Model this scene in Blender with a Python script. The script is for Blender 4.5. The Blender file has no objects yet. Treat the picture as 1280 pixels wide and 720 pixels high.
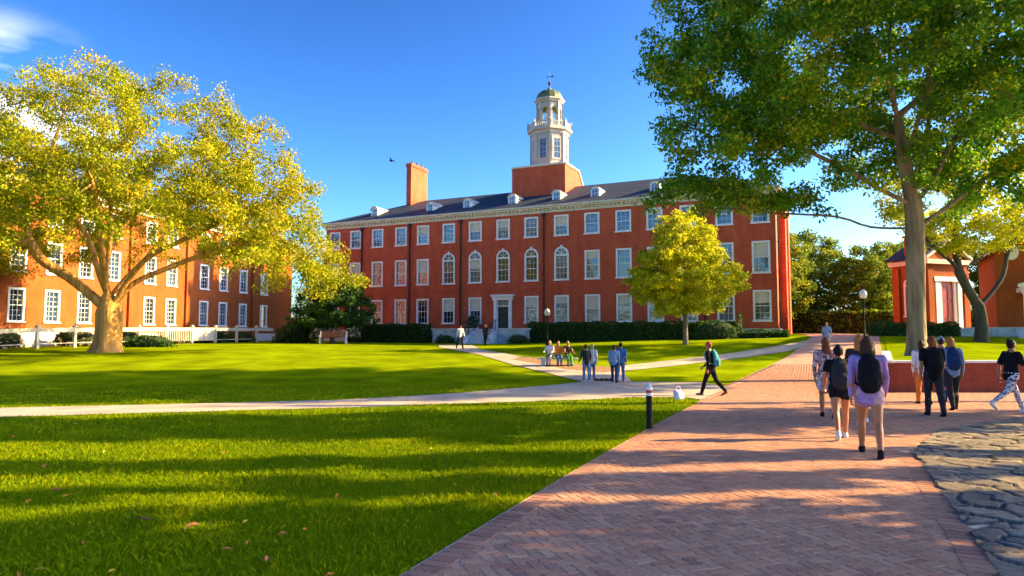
import bpy, bmesh, math, random
import numpy as np
from mathutils import Vector, Matrix, noise as mnoise
from math import radians, sin, cos, pi, tan, atan

S = bpy.context.scene
COL = S.collection
# ------------------------------------------------------------------ camera, light, sky
FPX, HOR, EYE = 860.0, 420.0, 1.6
TH = atan((HOR - 360) / FPX)
cam_d = bpy.data.cameras.new('camera'); cam = bpy.data.objects.new('camera', cam_d); COL.objects.link(cam)
cam.location = (0, 0, EYE); cam.rotation_euler = (pi / 2 + TH, 0, 0)
cam_d.sensor_width = 36; cam_d.lens = FPX / 1280 * 36; cam_d.clip_end = 3000; cam_d.clip_start = .05
S.camera = cam
SUN_AZ, SUN_EL = radians(85), radians(26)      # azimuth clockwise from +Y
SD = Vector((sin(SUN_AZ) * cos(SUN_EL), cos(SUN_AZ) * cos(SUN_EL), sin(SUN_EL)))
sun_d = bpy.data.lights.new('sun', 'SUN'); sun = bpy.data.objects.new('sun', sun_d); COL.objects.link(sun)
sun_d.energy = 5.0; sun_d.angle = radians(.5); sun_d.color = (1, .70, .27)
sun.rotation_euler = SD.to_track_quat('Z', 'Y').to_euler()
world = bpy.data.worlds.new('World'); S.world = world; world.use_nodes = True
S.view_settings.view_transform = 'Standard'; S.view_settings.look = 'None'
S.view_settings.exposure = 2.05; S.view_settings.gamma = 1; S.view_settings.use_curve_mapping = False
S.cycles.max_bounces = 6; S.cycles.transparent_max_bounces = 6; S.cycles.use_denoising = True
S.cycles.diffuse_bounces = 3; S.cycles.glossy_bounces = 3; S.cycles.transmission_bounces = 3


def build_world():
    nt = world.node_tree; N = nt.nodes; L = nt.links
    bg = N['Background']
    sky = N.new('ShaderNodeTexSky'); sky.sky_type = 'NISHITA'; sky.sun_disc = False
    sky.sun_elevation = SUN_EL; sky.sun_rotation = SUN_AZ
    sky.altitude = 300; sky.air_density = 1.0; sky.dust_density = 1.6; sky.ozone_density = 3.5
    hs = N.new('ShaderNodeHueSaturation'); hs.inputs['Saturation'].default_value = 1.04; hs.inputs['Hue'].default_value = .498
    gm = N.new('ShaderNodeGamma'); gm.inputs[1].default_value = 1.85
    L.new(sky.outputs[0], gm.inputs[0]); L.new(gm.outputs[0], hs.inputs['Color'])
    # wisps of cloud, low in the north-west
    tc = N.new('ShaderNodeTexCoord')
    mp = N.new('ShaderNodeMapping'); mp.inputs['Scale'].default_value = (3, 3, 11)
    L.new(tc.outputs['Generated'], mp.inputs[0])
    nz = N.new('ShaderNodeTexNoise'); nz.inputs['Scale'].default_value = 1.6; nz.inputs['Detail'].default_value = 8
    L.new(mp.outputs[0], nz.inputs[0])
    dt = N.new('ShaderNodeVectorMath'); dt.operation = 'DOT_PRODUCT'
    d = Vector((-.735, .9745, .29)).normalized(); dt.inputs[1].default_value = d
    L.new(tc.outputs['Generated'], dt.inputs[0])
    mr = N.new('ShaderNodeMapRange'); mr.interpolation_type = 'SMOOTHSTEP'
    mr.inputs[1].default_value = .988; mr.inputs[2].default_value = .9995; L.new(dt.outputs['Value'], mr.inputs[0])
    r2 = N.new('ShaderNodeMapRange'); r2.inputs[1].default_value = .42; r2.inputs[2].default_value = .62
    L.new(nz.outputs[0], r2.inputs[0])
    mu = N.new('ShaderNodeMath'); mu.operation = 'MULTIPLY'; L.new(mr.outputs[0], mu.inputs[0]); L.new(r2.outputs[0], mu.inputs[1])
    mx = N.new('ShaderNodeMix'); mx.data_type = 'RGBA'
    L.new(mu.outputs[0], mx.inputs[0]); L.new(hs.outputs[0], mx.inputs[6]); mx.inputs[7].default_value = (17, 17.5, 19, 1)
    L.new(mx.outputs[2], bg.inputs[0]); bg.inputs[1].default_value = .027


build_world()

# ------------------------------------------------------------------ ground shape
_py = np.array([-60, 8, 14, 22, 28, 33, 42, 50, 60, 80, 120, 600.])
_pz = np.array([0, 0, -.08, -.28, -.38, -.2, .45, .72, .88, 1.02, 1.2, 1.6])
_ty = np.arange(-60, 600, .5); _tz = np.interp(_ty, _py, _pz); _k = np.hanning(11); _k /= _k.sum()
_tz = np.convolve(np.pad(_tz, 5, mode='edge'), _k, 'valid')


def T(x, y):
    x = np.asarray(x, float); y = np.asarray(y, float)
    base = np.interp(y, _ty, _tz)
    w = np.clip((y - 34) / 16, 0, 1); w = w * w * (3 - 2 * w)
    return base + w * .033 * np.clip(x, 0, 26)


def Tz(x, y): return float(T(x, y))


def G(px, py):
    """ground point seen at a pixel of the 1280 x 720 photograph"""
    dx = (px - 640) / FPX; dv = (360 - py) / FPX
    d = np.array([dx, cos(TH) - dv * sin(TH), sin(TH) + dv * cos(TH)])
    t = 1.0
    last = 1.0
    while t < 300:
        p = d * t
        if EYE + p[2] < Tz(p[0], p[1]):
            lo, hi = last, t
            for _ in range(30):
                m = (lo + hi) / 2; p = d * m
                if EYE + p[2] < Tz(p[0], p[1]): hi = m
                else: lo = m
            p = d * hi; return Vector((p[0], p[1], Tz(p[0], p[1])))
        last = t; t += .25
    p = d * 60 / d[1]; return Vector((p[0], p[1], Tz(p[0], p[1])))


# ------------------------------------------------------------------ materials
def mat(name, col, rough=.7, var=.15, scale=3.0, bump=0, bscale=40, spec=.3, metal=0, detail=5, stretch=(1, 1, 1), bd=.02):
    m = bpy.data.materials.new(name); m.use_nodes = True
    nt = m.node_tree; N = nt.nodes; L = nt.links; b = N['Principled BSDF']
    b.inputs['Roughness'].default_value = rough; b.inputs['Metallic'].default_value = metal
    b.inputs['Specular IOR Level'].default_value = spec
    tc = N.new('ShaderNodeTexCoord'); mp = N.new('ShaderNodeMapping'); mp.inputs['Scale'].default_value = stretch
    L.new(tc.outputs['Object'], mp.inputs[0])
    nz = N.new('ShaderNodeTexNoise'); nz.inputs['Scale'].default_value = scale; nz.inputs['Detail'].default_value = detail
    L.new(mp.outputs[0], nz.inputs[0])
    cr = N.new('ShaderNodeValToRGB'); c = cr.color_ramp
    c.elements[0].position = .3; c.elements[1].position = .7
    c.elements[0].color = tuple(max(0, x * (1 - var)) for x in col) + (1,)
    c.elements[1].color = tuple(min(1, x * (1 + var)) for x in col) + (1,)
    L.new(nz.outputs[0], cr.inputs[0]); L.new(cr.outputs[0], b.inputs['Base Color'])
    if bump:
        n2 = N.new('ShaderNodeTexNoise'); n2.inputs['Scale'].default_value = bscale; n2.inputs['Detail'].default_value = 6
        L.new(mp.outputs[0], n2.inputs[0])
        bp = N.new('ShaderNodeBump'); bp.inputs['Strength'].default_value = bump; bp.inputs['Distance'].default_value = bd
        L.new(n2.outputs[0], bp.inputs['Height']); L.new(bp.outputs[0], b.inputs['Normal'])
    return m


def ramp_mat(name, stops, attr, rough=.8, trans=0.0, nscale=0.0, nmix=.35, spec=.2, bump=0, bscale=60):
    """base colour from a per-face attribute, with an optional noise mixed in; trans = share of light let through (leaves)"""
    m = bpy.data.materials.new(name); m.use_nodes = True
    nt = m.node_tree; N = nt.nodes; L = nt.links; b = N['Principled BSDF']
    b.inputs['Roughness'].default_value = rough; b.inputs['Specular IOR Level'].default_value = spec
    at = N.new('ShaderNodeAttribute'); at.attribute_name = attr
    src = at.outputs['Fac']
    tc = N.new('ShaderNodeTexCoord')
    if nscale:
        nz = N.new('ShaderNodeTexNoise'); nz.inputs['Scale'].default_value = nscale; nz.inputs['Detail'].default_value = 5
        L.new(tc.outputs['Object'], nz.inputs[0])
        mx = N.new('ShaderNodeMix'); mx.inputs[0].default_value = nmix
        L.new(src, mx.inputs[2]); L.new(nz.outputs[0], mx.inputs[3]); src = mx.outputs[0]
    cr = N.new('ShaderNodeValToRGB'); c = cr.color_ramp
    while len(c.elements) < len(stops): c.elements.new(.5)
    for e, (p, q) in zip(c.elements, stops): e.position = p; e.color = tuple(q) + (1,)
    L.new(src, cr.inputs[0]); L.new(cr.outputs[0], b.inputs['Base Color'])
    if trans:
        tr = N.new('ShaderNodeBsdfTranslucent'); L.new(cr.outputs[0], tr.inputs[0])
        ms = N.new('ShaderNodeMixShader'); ms.inputs[0].default_value = trans
        out = N['Material Output']
        L.new(b.outputs[0], ms.inputs[1]); L.new(tr.outputs[0], ms.inputs[2]); L.new(ms.outputs[0], out.inputs[0])
    if bump:
        n2 = N.new('ShaderNodeTexNoise'); n2.inputs['Scale'].default_value = bscale; n2.inputs['Detail'].default_value = 6
        L.new(tc.outputs['Object'], n2.inputs[0])
        bp = N.new('ShaderNodeBump'); bp.inputs['Strength'].default_value = bump; bp.inputs['Distance'].default_value = .01
        L.new(n2.outputs[0], bp.inputs['Height']); L.new(bp.outputs[0], b.inputs['Normal'])
    return m


def brick_mat(name, c1, c2, mortar, scale=1.0):
    """running bond in the object's own axes: x + y across, z up"""
    m = bpy.data.materials.new(name); m.use_nodes = True
    nt = m.node_tree; N = nt.nodes; L = nt.links; b = N['Principled BSDF']; b.inputs['Roughness'].default_value = .85
    b.inputs['Specular IOR Level'].default_value = .2
    tc = N.new('ShaderNodeTexCoord'); sp = N.new('ShaderNodeSeparateXYZ'); L.new(tc.outputs['Object'], sp.inputs[0])
    ad = N.new('ShaderNodeMath'); ad.operation = 'ADD'; L.new(sp.outputs[0], ad.inputs[0]); L.new(sp.outputs[1], ad.inputs[1])
    cb = N.new('ShaderNodeCombineXYZ'); L.new(ad.outputs[0], cb.inputs[0]); L.new(sp.outputs[2], cb.inputs[1])
    bk = N.new('ShaderNodeTexBrick'); L.new(cb.outputs[0], bk.inputs[0])
    bk.inputs['Color1'].default_value = tuple(c1) + (1,); bk.inputs['Color2'].default_value = tuple(c2) + (1,)
    bk.inputs['Mortar'].default_value = tuple(mortar) + (1,); bk.inputs['Scale'].default_value = scale
    bk.inputs['Brick Width'].default_value = .23; bk.inputs['Row Height'].default_value = .078
    bk.inputs['Mortar Size'].default_value = .008; bk.inputs['Bias'].default_value = -.1
    nz = N.new('ShaderNodeTexNoise'); nz.inputs['Scale'].default_value = .8; nz.inputs['Detail'].default_value = 12
    nz.inputs['Roughness'].default_value = .65
    ms = N.new('ShaderNodeMapping'); ms.inputs['Scale'].default_value = (1.6, 1.6, .55)      # rain streaks run down the wall
    L.new(tc.outputs['Object'], ms.inputs[0]); L.new(ms.outputs[0], nz.inputs[0])
    cr = N.new('ShaderNodeValToRGB'); cr.color_ramp.elements[0].position = .34; cr.color_ramp.elements[1].position = .66
    cr.color_ramp.elements[0].color = (.74, .70, .70, 1); cr.color_ramp.elements[1].color = (1.05, 1.06, 1.1, 1)
    L.new(nz.outputs[0], cr.inputs[0])
    mx = N.new('ShaderNodeMix'); mx.data_type = 'RGBA'; mx.blend_type = 'MULTIPLY'; mx.inputs[0].default_value = 1
    L.new(bk.outputs[0], mx.inputs[6]); L.new(cr.outputs[0], mx.inputs[7]); L.new(mx.outputs[2], b.inputs['Base Color'])
    bp = N.new('ShaderNodeBump'); bp.inputs['Strength'].default_value = .35; bp.inputs['Distance'].default_value = .01; bp.invert = True
    L.new(bk.outputs['Fac'], bp.inputs['Height']); L.new(bp.outputs[0], b.inputs['Normal'])
    return m


def glass_mat(name, base, ior=2.0, wob=.25):
    m = bpy.data.materials.new(name); m.use_nodes = True
    nt = m.node_tree; N = nt.nodes; L = nt.links; b = N['Principled BSDF']
    b.inputs['Roughness'].default_value = .05; b.inputs['IOR'].default_value = ior
    tc = N.new('ShaderNodeTexCoord'); oi = N.new('ShaderNodeObjectInfo')
    ad = N.new('ShaderNodeVectorMath'); ad.operation = 'ADD'; L.new(tc.outputs['Object'], ad.inputs[0]); L.new(oi.outputs['Random'], ad.inputs[1])
    vo = N.new('ShaderNodeTexNoise'); vo.inputs['Scale'].default_value = 1.1; L.new(ad.outputs[0], vo.inputs[0])
    mx = N.new('ShaderNodeMix'); mx.inputs[0].default_value = .55; L.new(vo.outputs[0], mx.inputs[2]); L.new(oi.outputs['Random'], mx.inputs[3])
    cr = N.new('ShaderNodeValToRGB'); c = cr.color_ramp; c.elements.new(.5); c.elements.new(.75)
    for e, p, q in zip(c.elements, (.2, .5, .72, .85), ((.006, .008, .010), base, tuple(x * 1.8 for x in base), (.16, .15, .12))): e.position = p; e.color = tuple(q) + (1,)
    L.new(mx.outputs[0], cr.inputs[0]); L.new(cr.outputs[0], b.inputs['Base Color'])
    n2 = N.new('ShaderNodeTexNoise'); n2.inputs['Scale'].default_value = 1.7; L.new(ad.outputs[0], n2.inputs[0])
    bp = N.new('ShaderNodeBump'); bp.inputs['Strength'].default_value = wob; bp.inputs['Distance'].default_value = .05
    L.new(n2.outputs[0], bp.inputs['Height']); L.new(bp.outputs[0], b.inputs['Normal'])
    return m


M = {}
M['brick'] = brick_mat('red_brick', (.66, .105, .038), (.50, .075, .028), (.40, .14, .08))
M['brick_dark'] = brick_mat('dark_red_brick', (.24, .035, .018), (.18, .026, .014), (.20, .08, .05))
M['brick_orange'] = brick_mat('orange_brick', (.40, .085, .008), (.32, .062, .007), (.30, .12, .05))
M['white'] = mat('white_paint', (.80, .77, .72), .5, .07, 4, spec=.4)
M['fence_paint'] = mat('fence_paint', (.52, .47, .38), .7, .18, 1.5)
M['tower_paint'] = mat('tower_paint', (.40, .38, .35), .6, .14, 1.5, spec=.3)
M['cream'] = mat('cream_stone', (.62, .56, .44), .7, .12, 2)
M['slate'] = mat('roof_slate', (.030, .042, .062), .75, .35, 1.2, .5, 9, stretch=(1, 1, 5), spec=.15)
M['glass'] = glass_mat('window_glass', (.02, .045, .09), 1.9, .35)
M['dark_green'] = mat('dark_green_paint', (.010, .035, .032), .35, .15)
M['copper'] = mat('weathered_copper', (.10, .13, .06), .5, .5, 2.5, metal=.3)
M['iron'] = mat('black_iron', (.008, .008, .008), .65, .2, spec=.2)
M['pipe'] = mat('brown_pipe', (.035, .018, .014), .5, .2)
M['stone_blue'] = mat('granite_blocks', (.36, .45, .54), .8, .5, 1.1, .8, 6)
M['coping'] = mat('granite_coping', (.50, .52, .55), .75, .15, 3, .3, 20)
M['plinth'] = mat('limestone', (.55, .54, .52), .8, .15, 2)
M['concrete'] = mat('concrete_path', (.40, .33, .27), .9, .22, .9, .35, 60, spec=.05, detail=9)
M['slab'] = mat('pale_paving', (.62, .57, .52), .85, .1, 1.6, .2, 50)
M['mulch'] = mat('bare_earth', (.26, .15, .07), .9, .35, 6, .8, 60)
M['bark'] = mat('grey_bark', (.20, .165, .11), .95, .5, 3.2, 1.0, 7, stretch=(1, 1, .16), bd=.12, spec=.05, detail=9)
M['bark_sunlit'] = mat('sunlit_bark', (.48, .25, .075), .95, .45, 3.2, 1.0, 7, stretch=(1, 1, .16), bd=.12, spec=.05, detail=9)  # golden sunlight put into the bark colour of the left trunk
M['bark_dark'] = mat('dark_bark', (.06, .052, .04), .9, .35, 2.5, 1.0, 10, stretch=(1, 1, .25))
M['red_door'] = mat('red_door_paint', (.30, .012, .010), .4, .15)
M['lamp_glass'] = mat('lamp_glass', (.72, .68, .60), .25, .05, spec=.5)
M['red_band'] = mat('red_reflector', (.45, .03, .02), .4, .1)
M['wood'] = mat('bench_wood', (.30, .10, .05), .6, .25, 5)
M['leaf_y'] = ramp_mat('golden_leaves', [(0, (.13, .19, .006)), (.45, (.28, .30, .008)), (.8, (.46, .40, .012)), (1, (.54, .34, .02))], 'rnd', .6, .34, spec=.05)
M['leaf_g'] = ramp_mat('green_leaves', [(0, (.03, .13, .008)), (.5, (.11, .28, .010)), (.82, (.30, .42, .015)), (1, (.52, .44, .02))], 'rnd', .5, .45)
M['leaf_m'] = ramp_mat('lime_leaves', [(0, (.24, .30, .004)), (.5, (.52, .52, .006)), (1, (.66, .60, .02))], 'rnd', .5, .42)
M['leaf_d'] = ramp_mat('dark_leaves', [(0, (.02, .06, .010)), (.6, (.04, .11, .012)), (1, (.10, .18, .02))], 'rnd', .5, .25)
M['leaf_b'] = ramp_mat('background_leaves', [(0, (.06, .13, .012)), (.6, (.20, .28, .015)), (1, (.46, .40, .02))], 'rnd', .6, .38)
M['petal'] = ramp_mat('pink_petals', [(0, (.05, .10, .02)), (.5, (.08, .12, .03)), (.55, (.75, .45, .38)), (1, (.85, .70, .62))], 'rnd', .6, .3)
M['blade'] = ramp_mat('grass_blades', [(0, (.05, .12, .002)), (.5, (.155, .230, .002)), (1, (.38, .34, .004))], 'rnd', .8, .38, .9, .45, spec=.03)
M['lawn'] = mat('lawn', (.155, .212, .002), .95, .34, .55, .6, 70, spec=0)
M['mortar'] = mat('sand_joints', (.60, .42, .30), .95, .12, 8, .3, 80)
M['paver'] = ramp_mat('clay_pavers', [(0, (.22, .105, .085)), (.35, (.34, .180, .125)), (.75, (.42, .24, .165)), (1, (.50, .31, .22))], 'rnd', .85, 0, .7, .35, .05, .6, 60)
M['paver_far'] = mat('clay_pavers_far', (.39, .22, .155), .8, .14, 2.5, .3, 30)
M['flag'] = ramp_mat('flagstones', [(0, (.022, .020, .020)), (.1, (.08, .070, .062)), (.5, (.16, .135, .110)), (1, (.29, .23, .17))], 'tone', .9, 0, 3, .30, .1, 1.0, 45)
M['yellow_leaf'] = mat('yellow_leaf', (.55, .36, .05), .7, .3, 20)
M['dry_leaf'] = mat('dry_leaf', (.42, .15, .04), .7, .3, 20)


# ------------------------------------------------------------------ object helpers
def tag(o, label=None, cat=None, group=None, kind=None):
    for k, v in (('label', label), ('category', cat), ('group', group), ('kind', kind)):
        if v: o[k] = v
    return o


def empty(name, loc, rz=0, label=None, cat=None, group=None):
    o = bpy.data.objects.new(name, None); COL.objects.link(o); o.empty_display_size = .2
    o.location = loc; o.rotation_euler = (0, 0, rz)
    return tag(o, label, cat, group)


class MB:
    """collects shapes in local coordinates, links them as one mesh"""
    def __init__(s): s.v = []; s.f = []; s.T = None; s.smooth = False

    def add(s, pts, faces):
        n = len(s.v)
        if s.T is not None: pts = [s.T @ Vector(p) for p in pts]
        s.v += [tuple(p) for p in pts]; s.f += [tuple(i + n for i in f) for f in faces]
        return s

    def box(s, x0, x1, y0, y1, z0, z1):
        return s.add([(x0, y0, z0), (x1, y0, z0), (x1, y1, z0), (x0, y1, z0), (x0, y0, z1), (x1, y0, z1), (x1, y1, z1), (x0, y1, z1)],
                     [(0, 3, 2, 1), (4, 5, 6, 7), (0, 1, 5, 4), (1, 2, 6, 5), (2, 3, 7, 6), (3, 0, 4, 7)])

    def prism(s, poly, y0, y1):          # poly in (x, z), extruded along y
        n = len(poly); p = [(x, y0, z) for x, z in poly] + [(x, y1, z) for x, z in poly]
        return s.add(p, [tuple(range(n)), tuple(range(2 * n - 1, n - 1, -1))] + [(i, i + n, (i + 1) % n + n, (i + 1) % n) for i in range(n)])

    def prismz(s, poly, z0, z1):
        n = len(poly); p = [(x, y, z0) for x, y in poly] + [(x, y, z1) for x, y in poly]
        return s.add(p, [tuple(range(n - 1, -1, -1)), tuple(range(n, 2 * n))] + [(i, (i + 1) % n, (i + 1) % n + n, i + n) for i in range(n)])

    def tube(s, pts, rad, n=8, cap=True):
        pts = [Vector(p) for p in pts]
        if not isinstance(rad, (list, tuple)): rad = [rad] * len(pts)
        rings = []; up = None
        for i, p in enumerate(pts):
            d = (pts[min(i + 1, len(pts) - 1)] - pts[max(i - 1, 0)]).normalized()
            if up is None: up = Vector((0, 0, 1)) if abs(d.z) < .9 else Vector((1, 0, 0))
            a = d.cross(up).normalized(); b = a.cross(d).normalized(); up = b
            rings.append([p + (a * cos(2 * pi * k / n) + b * sin(2 * pi * k / n)) * rad[i] for k in range(n)])
        v = [q for r in rings for q in r]; f = []
        for i in range(len(pts) - 1):
            for k in range(n):
                f.append((i * n + k, (i + 1) * n + k, (i + 1) * n + (k + 1) % n, i * n + (k + 1) % n))
        if cap: f += [tuple(range(n)), tuple((len(pts) - 1) * n + k for k in range(n - 1, -1, -1))]
        return s.add(v, f)

    def lathe(s, prof, c=(0, 0, 0), n=16, ph=0):
        v = []; f = []
        for r, z in prof:
            for k in range(n):
                a = 2 * pi * k / n + ph; v.append((c[0] + max(r, .0005) * cos(a), c[1] + max(r, .0005) * sin(a), c[2] + z))
        for i in range(len(prof) - 1):
            for k in range(n):
                f.append((i * n + k, i * n + (k + 1) % n, (i + 1) * n + (k + 1) % n, (i + 1) * n + k))
        f += [tuple(range(n - 1, -1, -1)), tuple((len(prof) - 1) * n + k for k in range(n))]
        return s.add(v, f)

    def build(s, name, m, parent=None, smooth=False, bevel=0):
        me = bpy.data.meshes.new(name); me.from_pydata(s.v, [], s.f); me.update()
        if smooth: me.polygons.foreach_set('use_smooth', [True] * len(me.polygons))
        me.materials.append(m)
        o = bpy.data.objects.new(name, me); COL.objects.link(o)
        if parent: o.parent = parent
        if bevel:
            bv = o.modifiers.new('bevel', 'BEVEL'); bv.width = bevel; bv.segments = 2; bv.limit_method = 'ANGLE'
        return o


def np_mesh(name, co, quads, m, parent=None, attr=None, per='FACE', smooth=False, k=4):
    me = bpy.data.meshes.new(name); nv, nf = len(co), len(quads)
    me.vertices.add(nv); me.vertices.foreach_set('co', np.asarray(co, np.float32).ravel())
    me.loops.add(nf * k); me.loops.foreach_set('vertex_index', np.asarray(quads, np.int32).ravel())
    me.polygons.add(nf); me.polygons.foreach_set('loop_start', np.arange(nf, dtype=np.int32) * k)
    me.update(calc_edges=True)
    me.polygons.foreach_set('use_smooth', np.full(nf, smooth))
    for nm, arr in (attr or {}).items():
        a = me.attributes.new(nm, 'FLOAT', 'FACE' if len(arr) == nf and per == 'FACE' else 'POINT'); a.data.foreach_set('value', np.asarray(arr, np.float32))
    me.materials.append(m)
    o = bpy.data.objects.new(name, me); COL.objects.link(o)
    if parent: o.parent = parent
    return o


def inpoly(x, y, poly):
    c = np.zeros(np.shape(x), bool); n = len(poly)
    for i in range(n):
        x0, y0 = poly[i][:2]; x1, y1 = poly[(i + 1) % n][:2]
        if y0 == y1: continue
        hit = ((y0 > y) != (y1 > y)) & (x < (x1 - x0) * (y - y0) / (y1 - y0) + x0)
        c ^= hit
    return c


def sheet(name, poly, dz, m, cell=1.0, zf=None, kind='structure', label=None):
    bm = bmesh.new(); vs = [bm.verts.new((p[0], p[1], 0)) for p in poly]; f = bm.faces.new(vs)
    bmesh.ops.triangulate(bm, faces=[f])
    for ax in (0, 1):
        lo = min(p[ax] for p in poly); hi = max(p[ax] for p in poly); q = math.ceil(lo / cell) * cell
        while q < hi:
            co = [0, 0, 0]; co[ax] = q; no = [0, 0, 0]; no[ax] = 1
            bmesh.ops.bisect_plane(bm, geom=bm.verts[:] + bm.edges[:] + bm.faces[:], plane_co=co, plane_no=no); q += cell
    for v in bm.verts: v.co.z = (zf or Tz)(v.co.x, v.co.y) + dz
    bmesh.ops.recalc_face_normals(bm, faces=bm.faces)
    if sum(fc.normal.z for fc in bm.faces) < 0: bmesh.ops.reverse_faces(bm, faces=bm.faces)
    me = bpy.data.meshes.new(name); bm.to_mesh(me); bm.free(); me.materials.append(m)
    o = bpy.data.objects.new(name, me); COL.objects.link(o); o['kind'] = kind
    if label: o['label'] = label
    return o


# ------------------------------------------------------------------ the ground
def build_ground():
    xs = np.concatenate([np.arange(-600, -80, 40), np.arange(-80, 80, 1.0), np.arange(80, 640, 40)])
    ys = np.concatenate([np.arange(-200, -20, 20), np.arange(-20, 110, 1.0), np.arange(110, 900, 40)])
    X, Y = np.meshgrid(xs, ys); Z = T(X, Y)
    co = np.stack([X, Y, Z], -1).reshape(-1, 3); nx, ny = len(xs), len(ys)
    i = np.arange(ny - 1)[:, None] * nx + np.arange(nx - 1)[None]; i = i.ravel()
    q = np.stack([i, i + 1, i + 1 + nx, i + nx], 1)
    o = np_mesh('ground', co, q, M['lawn'], smooth=True); o['kind'] = 'structure'


build_ground()
LE = lambda y: -.76 + .412 * (y - 4.66)            # left edge of the brick path
RE = lambda y: 2.95 + .466 * (y - 4.66)            # right border, inner line
PAVE = [(LE(-6), -6), (LE(18.6), 18.6), (5.6, 20.6), (6.9, 23.5), (8.4, 27.4), (11.8, 33.6), (16.2, 40.2), (22.2, 51), (29, 70), (34, 70),
        (26.6, 50), (20.4, 38), (12.4, 23.2), (48, 23.2), (48, -6)]
FLAG = [(RE(-6) + .27, -6), (RE(9.7) + .27, 9.7), (7.4, 12.1), (10.9, 14.6), (20, 18.8), (48, 21.5), (48, -6)]


def gp(*pts): return [tuple(G(*p)[:2]) for p in pts]


CROSS = [(-60, 0)] if False else None
_a = gp((0, 511), (200, 506.5), (420, 501), (560, 493), (660, 484.5), (729, 477.5))
_b = gp((881, 478.5),)
_c = gp((855, 497.5), (791, 497.8), (729, 500.5), (560, 506), (420, 511), (200, 517), (0, 522.5))
dxl = Vector(_a[0]) - Vector(_a[1]); ext = Vector(_a[0]) + dxl * 5; dxr = Vector(_c[-1]) - Vector(_c[-2]); ex2 = Vector(_c[-1]) + dxr * 5
CROSS = [tuple(ext)] + _a + _b + [(8.2, 26.0), (6.6, 22.6), (5.4, 19.8)] + _c + [tuple(ex2)]
DOORP = gp((729, 477.8), (682, 466), (640, 456), (599, 444), (549, 434.5), (548, 431.5), (590, 431.5), (600, 437), (640, 444), (673, 451), (709, 458), (752, 463.5), (777, 465), (790, 477.5))
SIDEP = gp((777, 464.5), (850, 457), (920, 448.5), (985, 439.5), (1012, 431), (1008, 426.5), (960, 435), (920, 441.2), (850, 449.5), (770, 458.5), (756, 463))
MULCH = gp((640, 450), (673, 455.5), (709, 462.3), (754, 466), (777, 464.6), (762, 459.5), (735, 458), (700, 452.5), (655, 446))

sheet('brick_path', PAVE, .0150, M['mortar'])
sheet('far_brick_path', [(13.7, 36.5), (16.2, 40.2), (22.2, 51), (29, 70), (34, 70), (26.6, 50), (20.4, 38), (19.5, 36.5)], .019, M['paver_far'])
sheet('cross_path', CROSS, .024, M['concrete'])
sheet('door_path', DOORP, .028, M['concrete'])
sheet('side_path', SIDEP, .032, M['concrete'])
sheet('bare_earth', MULCH, .036, M['mulch'])


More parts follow.
